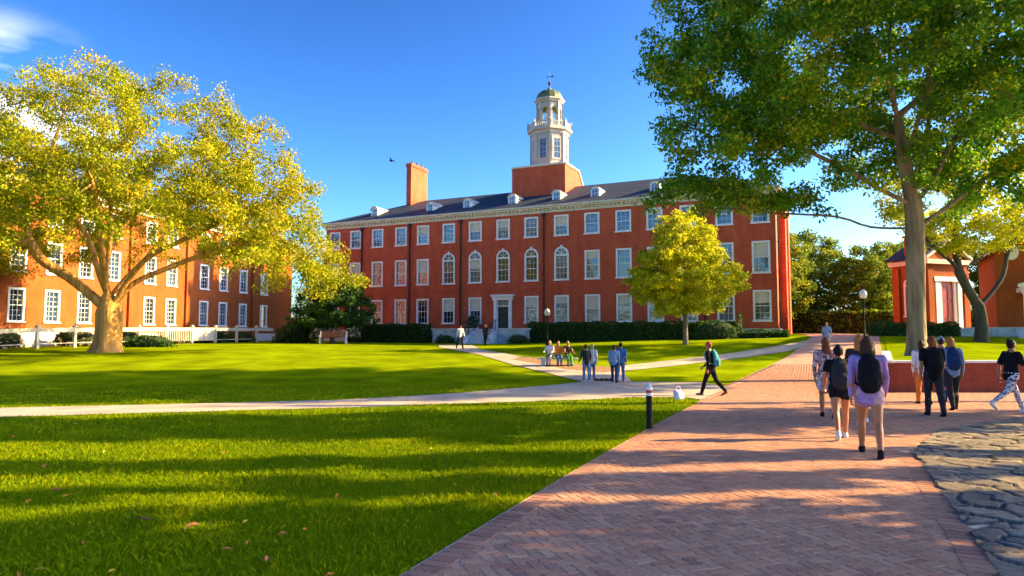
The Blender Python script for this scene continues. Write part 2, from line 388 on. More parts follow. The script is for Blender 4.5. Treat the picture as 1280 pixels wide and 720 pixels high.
def pavers():
    rs = np.random.RandomState(3); w = .088; L = 2 * w; ang = -math.atan(.44) - pi / 4
    ca, sa = cos(ang), sin(ang); n = 500
    I, J = np.meshgrid(np.arange(-n, n), np.arange(-n, n)); I = I.ravel(); J = J.ravel()
    d = (I - J) % 4
    out = []
    for k, (ow, oh) in ((0, (2, 1)), (3, (1, 2))):
        s = d == k; x = (I[s] + ow / 2) * w; y = (J[s] + oh / 2) * w
        X = x * ca - y * sa + 8; Y = x * sa + y * ca + 14
        out.append((X, Y, np.full(X.shape, ow * w), np.full(X.shape, oh * w), np.full(X.shape, ang)))
    X, Y, W, H, A = [np.concatenate(a) for a in zip(*out)]
    inner = [(LE(3) + .13, 3), (LE(18.6) + .13, 18.6), (5.85, 20.4), (7.12, 23.4), (8.55, 27), (11.5, 32.8), (13.9, 36.6), (19.3, 36.6), (12.45, 23.1), (40, 23.1), (40, 20.8), (20, 18.6), (10.9, 14.4), (7.45, 12.1), (5.6, 9.78), (RE(9.78) + .13, 9.78), (RE(3) + .13, 3)]
    ok = inpoly(X, Y, inner) & (X < Y * .80 + 2)
    X, Y, W, H, A = [a[ok] for a in (X, Y, W, H, A)]
    k_b = len(X)
    # soldier courses along both edges
    def course(p0, p1, off, sgn):
        p0 = np.array(p0); p1 = np.array(p1); t = p1 - p0; Ln = np.hypot(*t); t = t / Ln; nn = np.array([t[1], -t[0]]) * sgn
        k = int(Ln / .108); c = p0 + t * ((np.arange(k) + .5) * .108)[:, None] + nn * off
        return c[:, 0], c[:, 1], np.full(k, .108), np.full(k, .215), np.full(k, math.atan2(t[1], t[0]))
    for c in (course((LE(3), 3), (LE(18.6), 18.6), .125, 1), course((LE(18.6), 18.6), (5.6, 20.6), .125, 1), course((5.6, 20.6), (6.9, 23.5), .125, 1), course((6.9, 23.5), (8.4, 27.4), .125, 1), course((8.4, 27.4), (11.8, 33.6), .125, 1), course((11.8, 33.6), (13.8, 36.6), .125, 1),
              course((RE(3) + .04, 3), (RE(9.75) + .04, 9.75), .125, 1)):
        X, Y, W, H, A = [np.concatenate([p, q]) for p, q in zip((X, Y, W, H, A), c)]
    n = len(X); g = .0050; bv = .003
    sx = np.array([-1, 1, 1, -1]); sy = np.array([-1, -1, 1, 1])
    j = rs.normal(0, .0009, (n, 2)); nb = len(X) - k_b; zz = T(X, Y) + np.where(np.arange(len(X)) < k_b, .0205, .0230) + j[:, 0]; tx = rs.normal(0, .004, n); ty = rs.normal(0, .004, n)
    A = A + rs.normal(0, .012, n)
    co = np.zeros((n, 8, 3))
    for r, (ins, dz) in enumerate(((0, -.022), (bv, 0))):
        lx = sx[None] * (W[:, None] / 2 - g - ins); ly = sy[None] * (H[:, None] / 2 - g - ins)
        co[:, r * 4:r * 4 + 4, 0] = X[:, None] + lx * np.cos(A)[:, None] - ly * np.sin(A)[:, None]
        co[:, r * 4:r * 4 + 4, 1] = Y[:, None] + lx * np.sin(A)[:, None] + ly * np.cos(A)[:, None]
        co[:, r * 4:r * 4 + 4, 2] = zz[:, None] + dz + (lx * tx[:, None] + ly * ty[:, None] if r else 0)
    f = np.array([(4, 5, 6, 7), (0, 1, 5, 4), (1, 2, 6, 5), (2, 3, 7, 6), (3, 0, 4, 7)])
    q = (np.arange(n)[:, None, None] * 8 + f[None]).reshape(-1, 4)
    rnd = np.repeat(np.clip(rs.normal(.5, .24, n) - .3 * (np.arange(n) >= k_b), 0, 1), 5)
    o = np_mesh('brick_pavers', co.reshape(-1, 3), q, M['paver'], attr={'rnd': rnd}); o['kind'] = 'structure'


pavers()


def flags():
    rs = np.random.RandomState(8); x0, x1, y0, y1 = -1.0, 19, 2.6, 21; c = .30
    gx, gy = int((x1 - x0) / c) + 5, int((y1 - y0) / c) + 5
    SX = (np.arange(gx)[None] - 2 + rs.uniform(.06, .94, (gy, gx))) * c + x0
    SY = (np.arange(gy)[:, None] - 2 + rs.uniform(.06, .94, (gy, gx))) * c + y0
    TN = rs.uniform(.25, 1, (gy, gx)); HT = rs.normal(0, .006, (gy, gx)); TX = rs.normal(0, .018, (gy, gx)); TY = rs.normal(0, .018, (gy, gx))
    st = .025; xs = np.arange(x0, x1, st); ys = np.arange(y0, y1, st); X, Y = np.meshgrid(xs, ys)
    # warp so that the joints wander
    wx = X + .035 * np.sin(Y * 7.1 + 2 * np.sin(X * 2.3)) + .02 * np.sin(X * 13 + Y * 5); wy = Y + .035 * np.sin(X * 6.3 + 1.7 * np.sin(Y * 2.9)) + .02 * np.sin(Y * 15 - X * 4)
    ci = np.floor((wx - x0) / c).astype(int) + 2; cj = np.floor((wy - y0) / c).astype(int) + 2
    F1 = np.full(X.shape, 9.); F2 = F1.copy(); bi = np.zeros(X.shape, int)
    for dj in (-2, -1, 0, 1, 2):
        for di in (-2, -1, 0, 1, 2):
            a = np.clip(ci + di, 0, gx - 1); b = np.clip(cj + dj, 0, gy - 1)
            d = np.hypot(wx - SX[b, a], (wy - SY[b, a]) * 1.25); idx = b * gx + a
            new = d < F1; F2 = np.where(new, F1, np.where(idx != bi, np.minimum(F2, d), F2)); bi = np.where(new, idx, bi); F1 = np.minimum(F1, d)
    e = F2 - F1; k = np.clip(e / .030, 0, 1); k = k * k * (3 - 2 * k)
    fx = X - SX.ravel()[bi]; fy = Y - SY.ravel()[bi]
    Z = T(X, Y) + k * (.032 + HT.ravel()[bi] + fx * TX.ravel()[bi] + fy * TY.ravel()[bi]) + .003 * np.sin(X * 31 + 3 * np.sin(Y * 9)) * np.sin(Y * 27 + 2 * np.sin(X * 11)) * k - .008
    tone = np.where(e < .022, 0.0, TN.ravel()[bi]) * .99
    nx, ny = len(xs), len(ys); i = (np.arange(ny - 1)[:, None] * nx + np.arange(nx - 1)[None]).ravel()
    cx = X.ravel()[i] + st / 2; cy = Y.ravel()[i] + st / 2
    ok = inpoly(cx, cy, FLAG) & (cx < cy * .80 + 1.5); i = i[ok]
    q = np.stack([i, i + 1, i + 1 + nx, i + nx], 1)
    used = np.unique(q); mp = np.full(X.size, -1); mp[used] = np.arange(len(used)); q = mp[q]
    co = np.stack([X, Y, Z], -1).reshape(-1, 3)[used]
    co[:, 2] += .012
    o = np_mesh('flagstone_paving', co, q, M['flag'], attr={'tone': tone.ravel()[used]}, per='POINT', smooth=True); o['kind'] = 'structure'


flags()


def grass():
    rs = np.random.RandomState(11)
    def band(y0, y1, dens, h, w, extra=1.5):
        xl = -.76 * y1 - extra; n = int((y1 - y0) * (9 - xl) * dens)
        X = rs.uniform(xl, 9, n); Y = rs.uniform(y0, y1, n)
        ok = (X > -.76 * Y - extra) & ~inpoly(X, Y, PAVE) & ~inpoly(X, Y, CROSS) & (X < LE(np.minimum(Y, 18.6)) + .02 + np.maximum(Y - 18.6, 0) * .5)
        X, Y = X[ok], Y[ok]; n = len(X); a = rs.uniform(0, 2 * pi, n)
        cl = np.sin(X * 2.1 + 1.3 * np.sin(Y * 1.7)) * np.sin(Y * 2.6 + 1.1 * np.sin(X * 1.3))
        hh = h * rs.uniform(.45, 1.15, n) * (1 + .25 * cl); ww = w * rs.uniform(.7, 1.3, n)
        ln = rs.normal(0, .45, (n, 2)) * hh[:, None]; z = T(X, Y) - .003
        ux, uy = np.cos(a) * ww, np.sin(a) * ww
        co = np.zeros((n, 4, 3)); co[:, 0] = np.stack([X - ux, Y - uy, z], 1); co[:, 1] = np.stack([X + ux, Y + uy, z], 1)
        co[:, 2] = np.stack([X + ln[:, 0] * .4 + ux * .8, Y + ln[:, 1] * .4 + uy * .8, z + hh * .6], 1)
        co[:, 3] = np.stack([X + ln[:, 0], Y + ln[:, 1], z + hh], 1)
        return co, np.clip(rs.normal(.45, .24, n) + .20 * cl, 0, 1)
    parts = [band(3.9, 7.5, 2600, .050, .0042), band(7.5, 12, 1500, .055, .0065), band(12, 18, 700, .060, .011), band(18, 27, 300, .060, .019)]
    co = np.concatenate([p[0] for p in parts]); r = np.concatenate([p[1] for p in parts]); n = len(co)
    q = np.arange(n)[:, None] * 4 + np.array([0, 1, 2, 3])[None]
    o = np_mesh('grass', co.reshape(-1, 3), q, M['blade'], attr={'rnd': r}); o['kind'] = 'stuff'
    tag(o, 'short mown green grass of the lawn left of the brick path', 'grass')


grass()

# raised lawn behind the low brick wall
RZ = lambda x, y: max(.74, Tz(x, y) + .02)
RAISED = [(12.75, 23.5), (48, 23.5), (70, 40), (70, 75), (36, 75), (26.9, 50), (20.7, 38)]
sheet('raised_lawn', RAISED, 0.0, M['lawn'], 1.0, RZ)


def low_wall():
    r = empty('retaining_wall', (12.4, 23.2, 0), 0, 'low dark red brick retaining wall with pale coping below the raised lawn', 'wall')
    w = MB(); c = MB()
    pts = [(48, 23.2), (12.4, 23.2), (16.4, 30.6), (20.4, 38)]
    for (ax, ay), (bx, by) in zip(pts, pts[1:]):
        d = Vector((bx - ax, by - ay)); L = d.length; d.normalize(); nn = Vector((-d.y, d.x)) * -1
        for mb, z0, z1, o0, o1 in ((w, -.8, .70, 0, .30), (c, .70, .78, -.03, .34)):
            P = []
            for (x, y) in ((ax, ay), (bx, by)):
                for o in (o0, o1): P.append((x + nn.x * o - 12.4, y + nn.y * o - 23.2))
            mb.prismz([P[0], P[2], P[3], P[1]], z0, z1 + (.0 if ay == 23.2 else .003))
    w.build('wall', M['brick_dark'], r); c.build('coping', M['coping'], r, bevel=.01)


low_wall()


# ------------------------------------------------------------------ leaves and trees
def leaves(rs, centers, per, spread, size, flat=.0):
    """rhombic leaves scattered round the given points"""
    n = len(centers) * per; c = np.repeat(np.asarray(centers), per, 0)
    off = rs.normal(0, 1, (n, 3)); off /= np.maximum(np.linalg.norm(off, axis=1), 1e-6)[:, None]; off *= (rs.uniform(0, 1, n) ** .6)[:, None] * spread
    off[:, 2] *= .7; c = c + off
    a = rs.normal(0, 1, (n, 3)); a[:, 2] -= .35; a /= np.linalg.norm(a, axis=1)[:, None]
    b = rs.normal(0, 1, (n, 3)); b -= (b * a).sum(1)[:, None] * a; b /= np.maximum(np.linalg.norm(b, axis=1), 1e-6)[:, None]
    s = size * rs.uniform(.6, 1.35, n)[:, None]
    nrm = np.cross(a, b)
    co = np.stack([c - a * s * .5, c + b * s * .30 + nrm * s * .08, c + a * s * .55, c - b * s * .30 + nrm * s * .08], 1)
    clump = np.repeat(rs.normal(0, .16, len(centers)), per)
    return co, np.clip(rs.normal(.45, .2, n) + clump, 0, 1)


def leaf_obj(name, parts, m, parent):
    co = np.concatenate([p[0] for p in parts]); r = np.concatenate([p[1] for p in parts])
    q = np.arange(len(co))[:, None] * 4 + np.arange(4)[None]
    return np_mesh(name, co.reshape(-1, 3), q, m, parent, {'rnd': r})


def grow(rs, seeds, attract, step=.55, infl=6.0, kill=1.1, iters=70, droop=0.0):
    """space colonisation; seeds = list of (point, parent index)"""
    P = [np.array(s[0], float) for s in seeds]; par = [s[1] for s in seeds]
    A = np.array(attract); nd = np.full(len(A), 1e9); ni = np.zeros(len(A), int)
    def upd(lo):
        nonlocal nd, ni
        Q = np.array(P[lo:])
        for s in range(0, len(Q), 256):
            D = np.linalg.norm(A[:, None] - Q[None, s:s + 256], axis=2); j = D.argmin(1); dm = D[np.arange(len(A)), j]
            b = dm < nd; nd[b] = dm[b]; ni[b] = j[b] + lo + s
    upd(0)
    for _ in range(iters):
        act = (nd < infl) & (nd > kill)
        if not act.any(): break
        idx = ni[act]; Q = np.array(P)
        v = A[act] - Q[idx]; v /= np.linalg.norm(v, axis=1)[:, None]
        acc = {}
        for i, w in zip(idx, v): acc[i] = acc.get(i, 0) + w
        lo = len(P)
        for i, w in acc.items():
            w = w + rs.normal(0, .18, 3); w[2] -= droop; nrm = np.linalg.norm(w)
            if nrm < 1e-3: continue
            P.append(P[i] + w / nrm * step); par.append(i)
        upd(lo)
        if len(P) > 9000: break
    return np.array(P), np.array(par)


def branch_mesh(P, par, rbase, rtip, expo, name, m, parent, flare=None, fixed=None):
    n = len(P); ch = [[] for _ in range(n)]
    for i, p in enumerate(par):
        if p >= 0: ch[p].append(i)
    r = np.zeros(n)
    for i in range(n - 1, -1, -1):
        r[i] = rtip if not ch[i] else sum(r[c] ** expo for c in ch[i]) ** (1 / expo)
    sc = rbase / r[0]
    k = np.log(max(rbase, 1e-3) / rtip) / np.log(max(r[0] / rtip, 1.01)); r = rtip * (r / rtip) ** k
    V = []; F = []
    def ring(c, d, up, rad, nn):
        a = np.cross(d, up); a /= max(np.linalg.norm(a), 1e-6); b = np.cross(a, d); base = len(V)
        for q in range(nn):
            t = 2 * pi * q / nn; V.append(c + (a * cos(t) + b * sin(t)) * rad)
        return base, b
    starts = [0] + [c for i in range(n) for c in (sorted(ch[i], key=lambda z: -r[z])[1:])]
    for s in starts:
        chain = [s]
        while ch[chain[-1]]: chain.append(max(ch[chain[-1]], key=lambda z: r[z]))
        if par[s] >= 0: pts = [P[par[s]]] + [P[c] for c in chain]; rr = [min(r[s], r[par[s]])] + [r[c] for c in chain]
        else: pts = [P[c] for c in chain]; rr = [r[c] for c in chain]
        if len(pts) < 2: continue
        nn = 14 if rr[0] > .25 else 8 if rr[0] > .08 else 4
        d0 = pts[1] - pts[0]; d0 = d0 / max(np.linalg.norm(d0), 1e-6); up = np.array([1., 0, 0]) if abs(d0[0]) < .8 else np.array([0, 1., 0])
        prev = None
        for i, p in enumerate(pts):
            d = pts[min(i + 1, len(pts) - 1)] - pts[max(i - 1, 0)]; d = d / max(np.linalg.norm(d), 1e-6)
            rad = rr[i]
            if flare is not None and s == 0: rad *= 1 + flare * math.exp(-max(p[2] - P[0][2], 0) / .45)
            b0, up = ring(p, d, up, rad, nn)
            if nn == 14 and par[s] < 0:
                for q in range(nn): V[b0 + q] = p + (V[b0 + q] - p) * (1 + .10 * sin(q * 2 * pi / nn * 5 + i * .15) + .05 * sin(q * 3.1))
            if prev is not None:
                for q in range(nn): F.append((prev + q, prev + (q + 1) % nn, b0 + (q + 1) % nn, b0 + q))
            prev = b0
    o = np_mesh(name, np.array(V), np.array(F), m, parent, smooth=True)
    return o, r


def subdiv(pts, step=.55):
    out = [np.array(pts[0], float)]
    P = [np.array(p, float) for p in pts]
    # Catmull-Rom through the points
    Q = [2 * P[0] - P[1]] + P + [2 * P[-1] - P[-2]]
    for i in range(1, len(Q) - 2):
        n = max(1, int(np.linalg.norm(Q[i + 1] - Q[i]) / step))
        for k in range(1, n + 1):
            t = k / n; a, b, c, d = Q[i - 1:i + 3]
            out.append(.5 * ((2 * b) + (-a + c) * t + (2 * a - 5 * b + 4 * c - d) * t * t + (-a + 3 * b - 3 * c + d) * t ** 3))
    return out


def make_tree(name, loc, limbs, attract, seed, rbase, m_leaf, m_bark, label, cat='tree', group=None, per=14, spread=.55, size=.2, rtip=.012, expo=2.3, flare=.45,
              kill=1.1, infl=5, step=.5, thin=.035, tipmul=1.0):
    rs = np.random.RandomState(seed); root = empty(name, loc, 0, label, cat, group)
    seeds = []
    for li, (att, pts) in enumerate(limbs):        # att: (limb index, fraction) or None
        sp = subdiv(pts, step)
        if att is None:
            first = -1
        else:
            lo, hi = spans[att[0]]; first = lo + int((hi - lo - 1) * att[1]); sp = subdiv([seeds[first][0]] + list(pts), step)[1:]
        if li == 0: spans = []
        lo = len(seeds)
        for k, p in enumerate(sp): seeds.append((p, first if k == 0 else len(seeds) - 1))
        spans.append((lo, len(seeds)))
    P, par = grow(rs, seeds, attract, step, infl, kill)
    _, r = branch_mesh(P, par, rbase, rtip, expo, 'trunk', m_bark, root, flare)
    tips = P[(r < thin) & (np.arange(len(P)) >= len(seeds) * .5)]
    leaf_obj('crown', [leaves(rs, tips + rs.normal(0, .12, tips.shape), per, spread, size)], m_leaf, root)
    return root, len(tips)


def sample_in(rs, n, fn, lo, hi):
    out = []
    while len(out) < n:
        p = rs.uniform(lo, hi, (n * 2, 3)); k = fn(p); out += list(p[k])
    return np.array(out[:n])


# big golden tree on the left lawn
def left_tree():
    rs = np.random.RandomState(5); b = G(133, 440); root = (b.x, b.y, b.z)
    def shape(p):
        x, y, z = p.T; ry = np.where(y > 0, 9.0, 10.5)
        top = (x / np.where(x > 0, 14.6, 16.2)) ** 2 + (y / ry) ** 2 + (np.maximum(z - 7.0, 0) / 12.6) ** 2 < 1
        rr = np.sqrt(x ** 2 + (y * 1.4) ** 2)
        zl = 9.4 - np.clip((rr - 6) / 8, 0, 1) * 4.4
        zl = np.where(x < -5, np.minimum(zl, 6.2), zl)
        lump = np.sin(x * .8 + 1) * np.sin(y * .9 + 2) * np.sin(z * .9) + .5 * np.sin(x * 1.7 + z * 1.1)
        shell = (x / 12) ** 2 + (y / 7.5) ** 2 + (np.maximum(z - 6, 0) / 9.5) ** 2
        return top & (z > zl) & (lump > -.55) & (shell > .22) & (rs.rand(len(x)) < np.where(z > 12.5, .30, 1))
    A = sample_in(rs, 2600, shape, (-16.5, -11, 3.5), (16.5, 11, 20))
    A = np.concatenate([A, np.array([12.4, -1, 5.0]) + rs.normal(0, 1, (90, 3)) * [1.9, 1.8, .7]])
    limbs = [(None, [(0, 0, -.2), (.12, 0, 1.2), (.1, 0, 2.6), (0, 0, 3.5)]),
             ((0, 1), [(-.9, .3, 5.2), (-1.8, .6, 7.4), (-3.4, .4, 10), (-4.2, 0, 12.8), (-3.6, 0, 15.6)]),
             ((0, 1), [(.15, -.6, 5.2), (.5, -.9, 7.6), (.6, -1.1, 10.6), (1.6, -1, 13.6), (1.0, -.6, 16.6)]),
             ((0, 1), [(1.0, .2, 4.9), (2.4, .4, 6.5), (4.0, .8, 9.0), (5.8, .9, 11.8), (7.4, .8, 14.4)]),
             ((0, .97), [(1.3, -.2, 4.6), (3.0, -.7, 6.2), (5.6, -1.0, 7.4), (8.4, -1.3, 8.6), (11.0, -1.4, 9.2)]),
             ((0, .95), [(1.3, .5, 4.5), (3.4, .9, 5.6), (5.6, 1.4, 6.6), (8.2, 1.5, 7.3), (11.2, 1.2, 7.0)]),
             ((0, .8), [(-.9, -.2, 3.6), (-2.2, -.6, 4.8), (-4.2, -.8, 6.2), (-5.4, -1.0, 8.6), (-8.5, -1.2, 10.2)]),
             ((0, 1), [(-1.0, 1.0, 5.4), (-1.4, 3.2, 8.2), (-1.0, 5.6, 11)]),
             ((0, 1), [(.4, -1.4, 5.4), (1.2, -3.4, 8.0), (2.2, -6.0, 10.2)]),
             ((6, .55), [(-6.6, -1.2, 7.0), (-9.4, -1.0, 7.6), (-12.4, -.6, 7.8)])]
    return make_tree('oak_tree', root, limbs, A, 21, .74, M['leaf_y'], M['bark_sunlit'], 'huge spreading tree with golden yellow leaves alone on the sunlit lawn', per=80, spread=.84, size=.175, thin=.06, expo=2.15, kill=.95)


print('left', left_tree()[1])


def right_tree():
    rs = np.random.RandomState(9); root = (17.6, 30, RZ(17.6, 30))
    def shape(p):
        x, y, z = p.T; ry = np.where(y > 0, 8.0, 10.0)
        e = (x / 12.2) ** 2 + (y / ry) ** 2 + ((z - 13.4) / np.where(z < 13.4, 8.3, 8.5)) ** 2
        lump = np.sin(x * .9 + 1) * np.sin(y * .9 + 2) * np.sin(z * 1.0 + 1) + .5 * np.sin(x * 1.5 - z * 1.2)
        gap = (np.abs(x + 1) < 4.2) & (z < 7.6)
        gap2 = ((x + 3.4) / 3.0) ** 2 + ((z - 8.2) / 1.9) ** 2 < 1
        return (e < 1) & (e > .16) & (lump > -.6) & ~gap & ~gap2 & (z > np.where(x < -4, 7.2, 6.0 - .12 * np.abs(x)))
    A = sample_in(rs, 2500, shape, (-12.5, -10.5, 4), (12.5, 8.5, 22))
    A = np.concatenate([A, np.array([-8.4, -.5, 7.9]) + rs.normal(0, 1, (70, 3)) * [1.4, 2.0, .6], np.array([-6.0, .8, 7.2]) + rs.normal(0, 1, (70, 3)) * [2.0, 1.2, .5]])
    limbs = [(None, [(0, 0, -.2), (.05, 0, 2), (.1, 0, 4.5), (.1, 0, 6.6), (-.25, 0, 8.6), (-.45, 0, 10.6), (-.6, .2, 13.5), (-.2, .2, 17)]),
             ((0, .40), [(-1.3, -.2, 7.2), (-2.8, -.4, 8.0), (-4.6, -.6, 8.8), (-7.0, -.8, 9.8), (-9.6, -.8, 11.8)]),
             ((0, .34), [(-1.6, .4, 5.7), (-3.0, .6, 6.2), (-5.6, .8, 6.4), (-8.0, .6, 6.6)]),
             ((0, .42), [(1.0, 0, 7.7), (1.9, -.1, 9.4), (3.6, -.3, 11.3), (5.8, -.5, 12.8), (9.0, -.6, 14.4)]),
             ((0, .44), [(.8, .5, 8.4), (1.6, 1.0, 11.0), (2.2, 1.6, 14.0), (2.6, 1.6, 17.5)]),
             ((0, .36), [(1.4, -.4, 6.5), (3.2, -.8, 7.9), (6.0, -1.0, 9.3), (9.2, -1.0, 10.2)]),
             ((0, .58), [(-1.8, .5, 10.4), (-4.2, .8, 11.8), (-6.8, .8, 14.4), (-8.2, .6, 17.0)]),
             ((0, .52), [(-.6, -1.6, 9.6), (-1.2, -3.8, 11.2), (-2.2, -6.6, 12.6)]),
             ((0, .52), [(.6, 1.6, 9.6), (1.0, 4.0, 12.2), (1.0, 6.0, 14.0)]),
             ((0, .66), [(-2.0, -1.6, 12.6), (-4.6, -3.6, 14.6), (-7.0, -5.0, 15.6)]),
             ((0, .66), [(1.6, -1.6, 12.6), (3.6, -4.0, 14.6), (5.6, -6.0, 15.6)])]
    return make_tree('oak_tree', root, limbs, A, 31, .37, M['leaf_g'], M['bark'], 'tall broad tree with dark green leaves rooted on the raised lawn behind the low wall', per=112, spread=.74, size=.185, thin=.05, expo=2.2, kill=.95)


print('right', right_tree()[1])


def simple_tree(name, loc, h, fn, lo, hi, n, seed, rb, leafm, barkm, label, per=18, spread=.5, size=.16, trunkh=None, lean=0, group=None, limbs=None, **kw):
    rs = np.random.RandomState(seed); A = sample_in(rs, n, fn, lo, hi); th = trunkh or h * .8
    if limbs is None: limbs = [(None, [(0, 0, -.3), (lean * .3, 0, th * .33), (lean * .6, .1, th * .66), (lean, 0, th)])]
    return make_tree(name, loc, limbs, A, seed, rb, leafm, barkm, label, group=group, per=per, spread=spread, size=size, **kw)[0]


# young lime-yellow tree in front of the building
b = G(857, 430.5)
def cone(p):
    x, y, z = p.T; r = np.hypot(x, y); lim = np.where(z < 4.2, 2.6 + (z - 2.2) * .9, 4.4 * np.clip(1 - (z - 4.2) / 6.0, 0, 1) ** .72)
    return (r < lim) & (np.sin(x * 1.4 + 1) * np.sin(y * 1.4) * np.sin(z * 1.5) > -.5)
simple_tree('young_tree', (b.x, b.y, b.z), 9.6, cone, (-4.8, -4.8, 2.1), (4.8, 4.8, 9.9), 950, 41, .17, M['leaf_m'], M['bark'],
            'small rounded tree with bright lime yellow leaves in front of the brick facade', per=80, spread=.48, size=.19, trunkh=8, kill=.6, step=.4, thin=.04)

# dark yew by the left end of the main building
def dome(rx, ry, z0, z1, e=.9):
    def f(p):
        x, y, z = p.T; t = (z - z0) / (z1 - z0)
        return ((x / rx) ** 2 + (y / ry) ** 2 < np.clip(1 - t ** 2, 0, 1) ** e) & (t > 0) & (t < 1) & (np.sin(x * 1.2 + seedk[0]) * np.sin(y * 1.3 + 1) * np.sin(z * 1.6) > -.55)
    return f
seedk = [1]
zb = Tz(-17.2, 66)
simple_tree('yew_tree', (-17.2, 66, zb), 6, dome(4.4, 3.4, 1.5, 6.3, .7), (-4.6, -3.6, 1.2), (4.6, 3.6, 6.4), 700, 43, .22, M['leaf_d'], M['bark_dark'],
            'dark green spreading yew beside the left end of the brick building', per=46, spread=.5, size=.22, trunkh=4.5, kill=.6, step=.4, thin=.05)

# second tree on the right: dark forked trunk
t2 = (30.6, 45, RZ(30.6, 45)); seedk = [3]
def f2(p):
    x, y, z = p.T
    return ((x / 6.8) ** 2 + (y / 6) ** 2 + ((z - 9.0) / 4.4) ** 2 < 1) & ((z > 6.0) | (np.abs(x) > 4.0)) & (np.sin(x * 1.2 + 1) * np.sin(y * 1.1) * np.sin(z * 1.4) > -.5)
simple_tree('forked_tree', t2, 9, f2, (-7, -6, 5.0), (7, 6, 13.5), 650, 47, .37, M['leaf_m'], M['bark_dark'],
            'leaning tree with dark forked trunk and yellow green leaves between the two small brick houses', per=60, spread=.65, size=.2, thin=.05, expo=2.1,
            limbs=[(None, [(0, 0, -.3), (.1, 0, 1.2), (-.05, 0, 2.3)]),
                   ((0, 1), [(-.8, 0, 3.6), (-1.5, 0, 5.0), (-2.8, 0, 6.2), (-4.0, 0, 7.6)]),
                   ((0, 1), [(.9, .1, 3.2), (1.8, .2, 4.4), (2.2, .2, 6.0), (3.4, .2, 8.0)]),
                   ((1, .4), [(-1.2, .3, 6.4), (-.8, .5, 8.4), (-.2, .5, 10.5)])])


def copy_tree(o, parent=None):
    c = o.copy(); COL.objects.link(c); c.parent = parent
    for ch in list(o.children): copy_tree(ch, c)
    return c


# trees behind and beside the buildings
def bg_fn(p):
    x, y, z = p.T
    return ((x / 5.2) ** 2 + (y / 5.2) ** 2 + ((z - 6.6) / 6.2) ** 2 < 1) & (np.sin(x * 1.3 + 1) * np.sin(y * 1.2) * np.sin(z * 1.3) > -.35)
bg = simple_tree('leafy_tree', (28.0, 76, Tz(28, 76)), 12, bg_fn, (-5.3, -5.3, .6), (5.3, 5.3, 13), 900, 53, .3, M['leaf_b'], M['bark_dark'],
                 'full green tree touching the right end wall of the main building', per=60, spread=.8, size=.30, kill=.9, step=.6, thin=.06, group='trees behind the buildings')
spots = [(35.5, 82, 1.0, 1.3, 'shorter rounded tree just right of the tall one beside the end wall'),
         (40.5, 78, .84, 2.2, 'dense tree rising behind the right hand globe lamp post'),
         (46.5, 84, .92, 3.1, 'dark tree right of the lamp post, next to the small house'),
         (33.0, 96, 1.25, 4.0, 'distant tree peeping over the middle of the tree row'),
         (56, 90, 1.1, .4, 'tree showing behind the small pedimented house'),
         (64, 84, 1.2, 5.2, 'tree behind the gap between the two small houses'),
         (76, 88, 1.3, 2.9, 'tree behind the far right gabled house'),
         (23.0, 92, .9, 1.9, 'slim tree almost hidden behind the end wall of the main building'),
         (-23.5, 98, 1.15, 3.6, 'tree behind the gap left of the main building'),
         (-50, 100, 1.3, .9, 'tree standing behind the orange brick building'),
         (-66, 70, 1.4, 4.4, 'tall tree beyond the left end of the orange brick building'),
         (86, 60, 1.4, 5.0, 'tree beyond the far right gabled house')]
for (x, y, s, rz, lab) in spots:
    c = copy_tree(bg); c.location = (x, y, Tz(x, y) - .1); c.scale = (s, s, s * .97); c.rotation_euler[2] = rz; c['label'] = lab

# unseen slender trees added out of frame, shaped to throw long bands of shade
def slim_fn(p):
    x, y, z = p.T
    return (np.hypot(x, y) < .95 * np.clip(1.05 - np.abs(z - 7.5) / 7.2, 0, 1) ** .5 + .05) & (np.sin(z * 1.7 + x * 2) > -.75)
slim = simple_tree('unseen_slender_tree', (15.5, 12.4, 0), 14, slim_fn, (-1, -1, 1.6), (1, 1, 14.2), 420, 59, .13, M['leaf_b'], M['bark_dark'],
                   'unseen slender tree standing beside the flagstone court', per=120, spread=.42, size=.19, trunkh=13, kill=.5, step=.4, thin=.06, group='unseen slender trees right of the court')
for (x, y, sx, sz, lab) in [(19.0, 15.7, 1.9, 1.2, 'unseen slender tree nearest the low brick wall'), (15.0, 10.35, .62, 1.0, 'thinnest unseen slender tree of the row'), (16.5, 8.95, .58, 1.0, 'unseen slender tree at the middle of the row'),
                        (15, 6.75, 1.25, 1.15, 'unseen slender tree close to the near end of the row'), (13.0, 4.9, 1.6, 1.1, 'broadest unseen slender tree at the near end of the row'), (20.5, 19.6, .4, 1.0, 'unseen slender tree on the corner of the low wall')]:
    c = copy_tree(slim); c.location = (x, y, 0); c.scale = (sx, sx, sz); c.rotation_euler[2] = x * 3; c['label'] = lab
slim.location = (17.0, 13.3, 0); slim.location = (17.0, 13.8, 0); slim.scale = (1.5, 1.5, 1.1)


